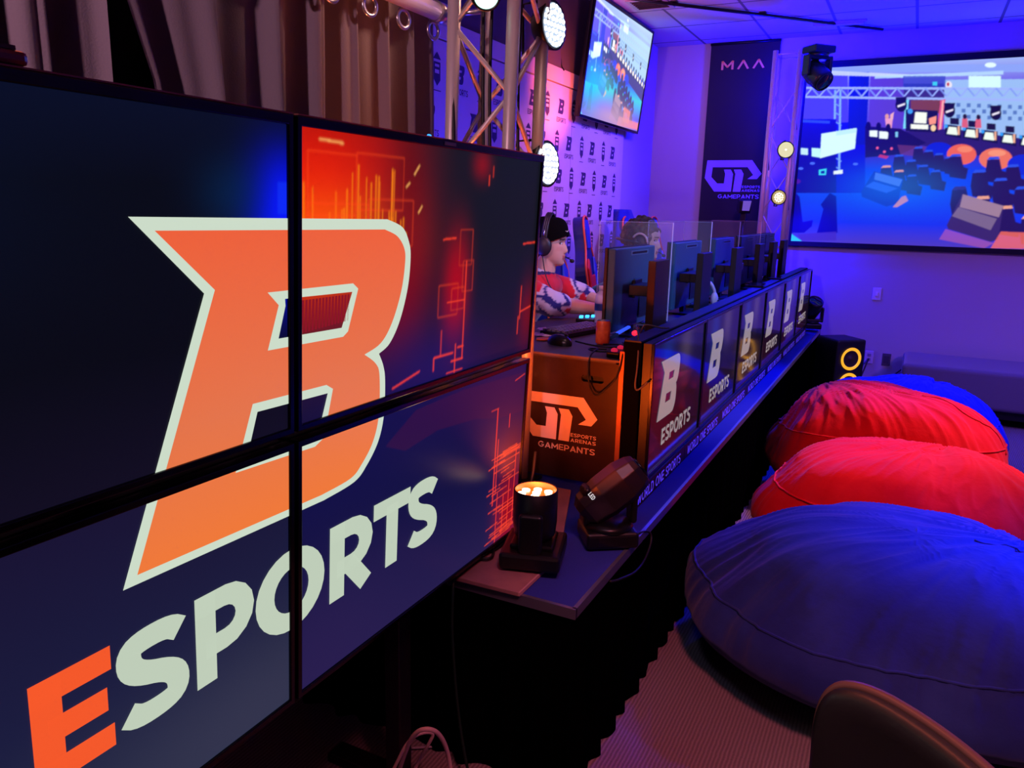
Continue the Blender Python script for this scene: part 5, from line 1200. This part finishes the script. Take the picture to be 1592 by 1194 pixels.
def headset_on(label, H, RR, cup, nape=False):
    t = thing('headset', label, 'headset', H(0, 0, .2)); m = mat('headset plastic '+label[:6], cup, .45); c2 = mat('headset cushion '+label[:6], '#0b0b0d', .7)
    pts = [H(-.014, .088*math.cos(a_), .125+.143*math.sin(a_)) for a_ in [PI*k/22 for k in range(23)]]
    if nape: pts = [H(-.014-.17*math.sin(a_), .11*math.cos(a_), .10) for a_ in [PI*k/22 for k in range(23)]]
    hb = MB()
    for d in (-.010, 0., .010): hb.tube([p+RR @ V((d, 0, 0)) for p in pts], .0075, 8)
    hb.build('headband', m, t)
    for s in (-1, 1):
        MB().ell(H(-.010, s*.097, .100), (.044, .020, .050), RR, 24, 14).build('ear_cup', m, t)
        MB().ell(H(-.010, s*.083, .100), (.040, .012, .046), RR, 20, 10).build('ear_cushion', c2, t)
        if nape: MB().tube([H(-.010+.05*math.cos(a_), s*.122, .100+.055*math.sin(a_)) for a_ in [PI*(.05+.8*k/12) for k in range(13)]], .007).build('pale_rim', mat('pale rim', '#d8a89c', .4), t)
        else: MB().tube([H(-.013, s*.094, .150), H(-.014, s*.092, .185)], .006).build('slider', steel, t)
    MB().tube(chaikin([H(.01, .10, .075), H(.06, .098, .045), H(.10, .065, .036), H(.122, .012, .034)], 2), .0032).build('mic_boom', rubber, t)
    MB().ell(H(.126, .0, .033), (.013, .010, .010), RR).build('microphone', rubber, t)
    return t
H1, R1_, W1 = person('player in black beanie and red jersey sitting at the desk, seen in profile', (-1.715, 3.82, 0), .10, .06, .06, 'beanie', (.085, -.235, 1.188), (.325, -.055, 1.152), (.10, .245, 1.188), (.31, .13, 1.152))
hs = headset_on('black headset with boom microphone worn over the black beanie', H1, R1_, '#221c26')
MB().tube(chaikin([H1(-.01, -.10, .05), W1(.02, -.13, 1.30), W1(.075, -.13, 1.22), W1(.12, -.14, 1.17), W1(.20, -.12, 1.13), W1(.30, -.02, 1.118)], 3), .0028).build('cable', rubber, hs)
H2, R2_, W2 = person('curly haired player mostly hidden behind the first monitor, face in profile', (-1.52, 4.86, 0), .02, .02, .10, 'curly', (.10, -.235, 1.188), (.24, -.12, 1.152), (.10, .245, 1.188), (.22, .06, 1.152), -.42)
headset_on('headset with a pale curved rim worn over brown curly hair', H2, R2_, '#3a2a34', True)
# ================================================================== light
SC.view_settings.view_transform = 'Standard'; SC.view_settings.look = 'None'; SC.view_settings.exposure = 0; SC.view_settings.gamma = 1
wd = bpy.data.worlds.new('world'); SC.world = wd; wd.use_nodes = True
bg = wd.node_tree.nodes['Background']; bg.inputs[0].default_value = (.3, .2, .6, 1); bg.inputs[1].default_value = .02
def light(kind, name, loc, col, e, aim=None, size=.05, angle=60, blend=.5):
    l = bpy.data.lights.new(name, kind); l.color = col; l.energy = e
    if kind == 'AREA': l.shape = 'DISK'; l.size = size
    else: l.shadow_soft_size = size
    if kind == 'SPOT': l.spot_size = math.radians(angle); l.spot_blend = blend
    o = bpy.data.objects.new(name, l); COL.objects.link(o); o.location = loc
    if aim is not None:
        d = (V(aim)-V(loc)).normalized(); o.rotation_euler = d.to_track_quat('-Z', 'Y').to_euler()
    return o
# the orange wash light by the video wall
light('SPOT', 'wash_lamp', (-.915, 1.985, .85), (1, .10, .006), 42, (-.95, 2.4, 1.5), .03, 172, .5)
light('SPOT', 'truss_uplight', (-1.42, 2.30, .66), (1, .17, .05), 110, (-1.34, 2.52, 2.2), .04, 62, .8)
for c, e in ((c1, 16), (c2, 10)): light('SPOT', 'par_lamp', c+V((.06, -.01, 0)), (.9, .9, 1), e, c+V((1, .3, -.1)), .05, 120, .9)
# lamps behind the truss: blue on the backdrop's near part, pink-orange higher up
light('SPOT', 'backdrop_blue', (-1.95, 3.5, 1.0), (.03, .03, 1), 130, (-2.5, 4.05, 2.3), .08, 130, .8)
light('SPOT', 'backdrop_orange', (-1.85, 5.3, 2.2), (1, .12, .03), 90, (-2.5, 5.45, 2.5), .08, 70, .9)
light('SPOT', 'backdrop_violet', (-.9, 6.0, 3.1), (.26, .11, 1), 200, (-2.5, 6.3, 1.5), .15, 80, .9)
light('SPOT', 'backdrop_pink', (-1.3, 4.7, 2.7), (1, .20, .42), 75, (-2.5, 5.40, 1.70), .1, 58, .9)
# added saturated blue lights around the far truss, no fixtures built
light('POINT', 'far_blue', (-.98, 7.62, 2.75), (.0, .0, 1), 190, None, .05)
light('SPOT', 'far_blue_up', (-.55, 6.8, 2.5), (.0, .001, 1), 330, (-.25, 6.9, 3.25), .06, 140, .8)
light('SPOT', 'far_blue_low', (-1.0, 7.66, 1.7), (.0, .0, 1), 90, (-.85, 8, 1.35), .05, 110, .9)
# violet wash over the back wall and ceiling
light('SPOT', 'violet_wall', (2.4, 3.8, 3.1), (.36, .11, 1), 460, (1.15, 8, .75), .25, 62, .8)
light('SPOT', 'violet_corner', (-.6, 4.4, 3.1), (.66, .16, .85), 210, (-2.4, 7.9, 1.7), .2, 52, .9)
light('SPOT', 'violet_ceiling', (-1.7, 5.2, 2.2), (.5, .17, 1), 36, (-1.95, 6.6, 3.25), .2, 80, .9)
light('SPOT', 'pink_ceiling', (-2.1, 5.65, 2.95), (1, .14, .28), 22, (-2.0, 6.1, 3.25), .1, 140, .9)
# bean bags: violet-white from the room, blue from the right
light('SPOT', 'bag_wash', (1.6, 5.0, 2.9), (1, .34, .50), 470, (.05, 4.3, .45), .1, 36, .8)
light('SPOT', 'bag_blue', (2.0, 3.7, 2.4), (.01, .04, 1), 1500, (.50, 3.12, .5), .08, 30, .95)
light('SPOT', 'bag_grey', (-.7, .7, 2.9), (.7, .66, 1), 24, (-.2, 2.7, .3), .2, 30, .9)  # added weak fill for the navy bag's left side
light('SPOT', 'bag_front', (-.3, 1.6, 3.0), (1, .20, .26), 220, (.05, 3.8, .4), .15, 26, .9)  # added fill to brighten the near red bag's front
light('SPOT', 'far_bag_blue', (1.4, 6.4, 3.0), (.01, .02, 1), 420, (.25, 5.8, .5), .12, 24, .8)
light('SPOT', 'floor_blue', (1.8, 5.5, 3.1), (.14, .09, 1), 330, (1.4, 6.2, 0), .2, 90, .8)
light('SPOT', 'floor_red', (.35, .6, 2.9), (1, .18, .22), 300, (-.05, 2.05, 0), .15, 50, .9)
light('SPOT', 'stage_blue', (.2, 6.6, 3.0), (.0, .01, 1), 800, (-.74, 4.6, .6), .12, 48, .8)
# warm light on the curtains
light('SPOT', 'curtain_warm', (-1.2, 2.95, 2.9), (1, .46, .32), 52, (-1.85, 2.1, 2.25), .06, 66, .9)
light('SPOT', 'curtain_pink', (-1.25, -.7, 2.8), (1, .48, .64), 190, (-1.85, 1.5, 2.25), .05, 60, .9)
light('SPOT', 'monitor_blue', (.9, 2.6, 3.1), (.2, .38, 1), 420, (-1.05, 4.0, 1.42), .1, 40, .9)
light('SPOT', 'chair_fill', (-.4, .3, 2.4), (1, .72, .66), 60, (.1, 1.25, .8), .1, 34, .9)  # added fill to lighten the chair back, no fixture
light('SPOT', 'player_pink', (-.75, 3.0, 2.9), (1, .30, .34), 75, (-1.65, 3.85, 1.4), .1, 36, .9)
light('SPOT', 'stage_corner_fill', (-.2, .9, 2.7), (.6, .5, 1), 26, (-.9, 2.05, .6), .1, 24, .9)  # added soft fill for the near corner of the stage
light('SPOT', 'wall_top', (-1.7, 1.3, 2.9), (1, .16, .08), 40, (-1.0, 1.1, 1.81), .05, 64, .9)  # added spot to redden the video wall's top edge
light('SPOT', 'desk_spot', (-1.0, 2.2, 2.6), (1, .55, .5), 12, (-1.15, 3.0, 1.15), .05, 40, .9)  # spot aimed down at the near end of the desk
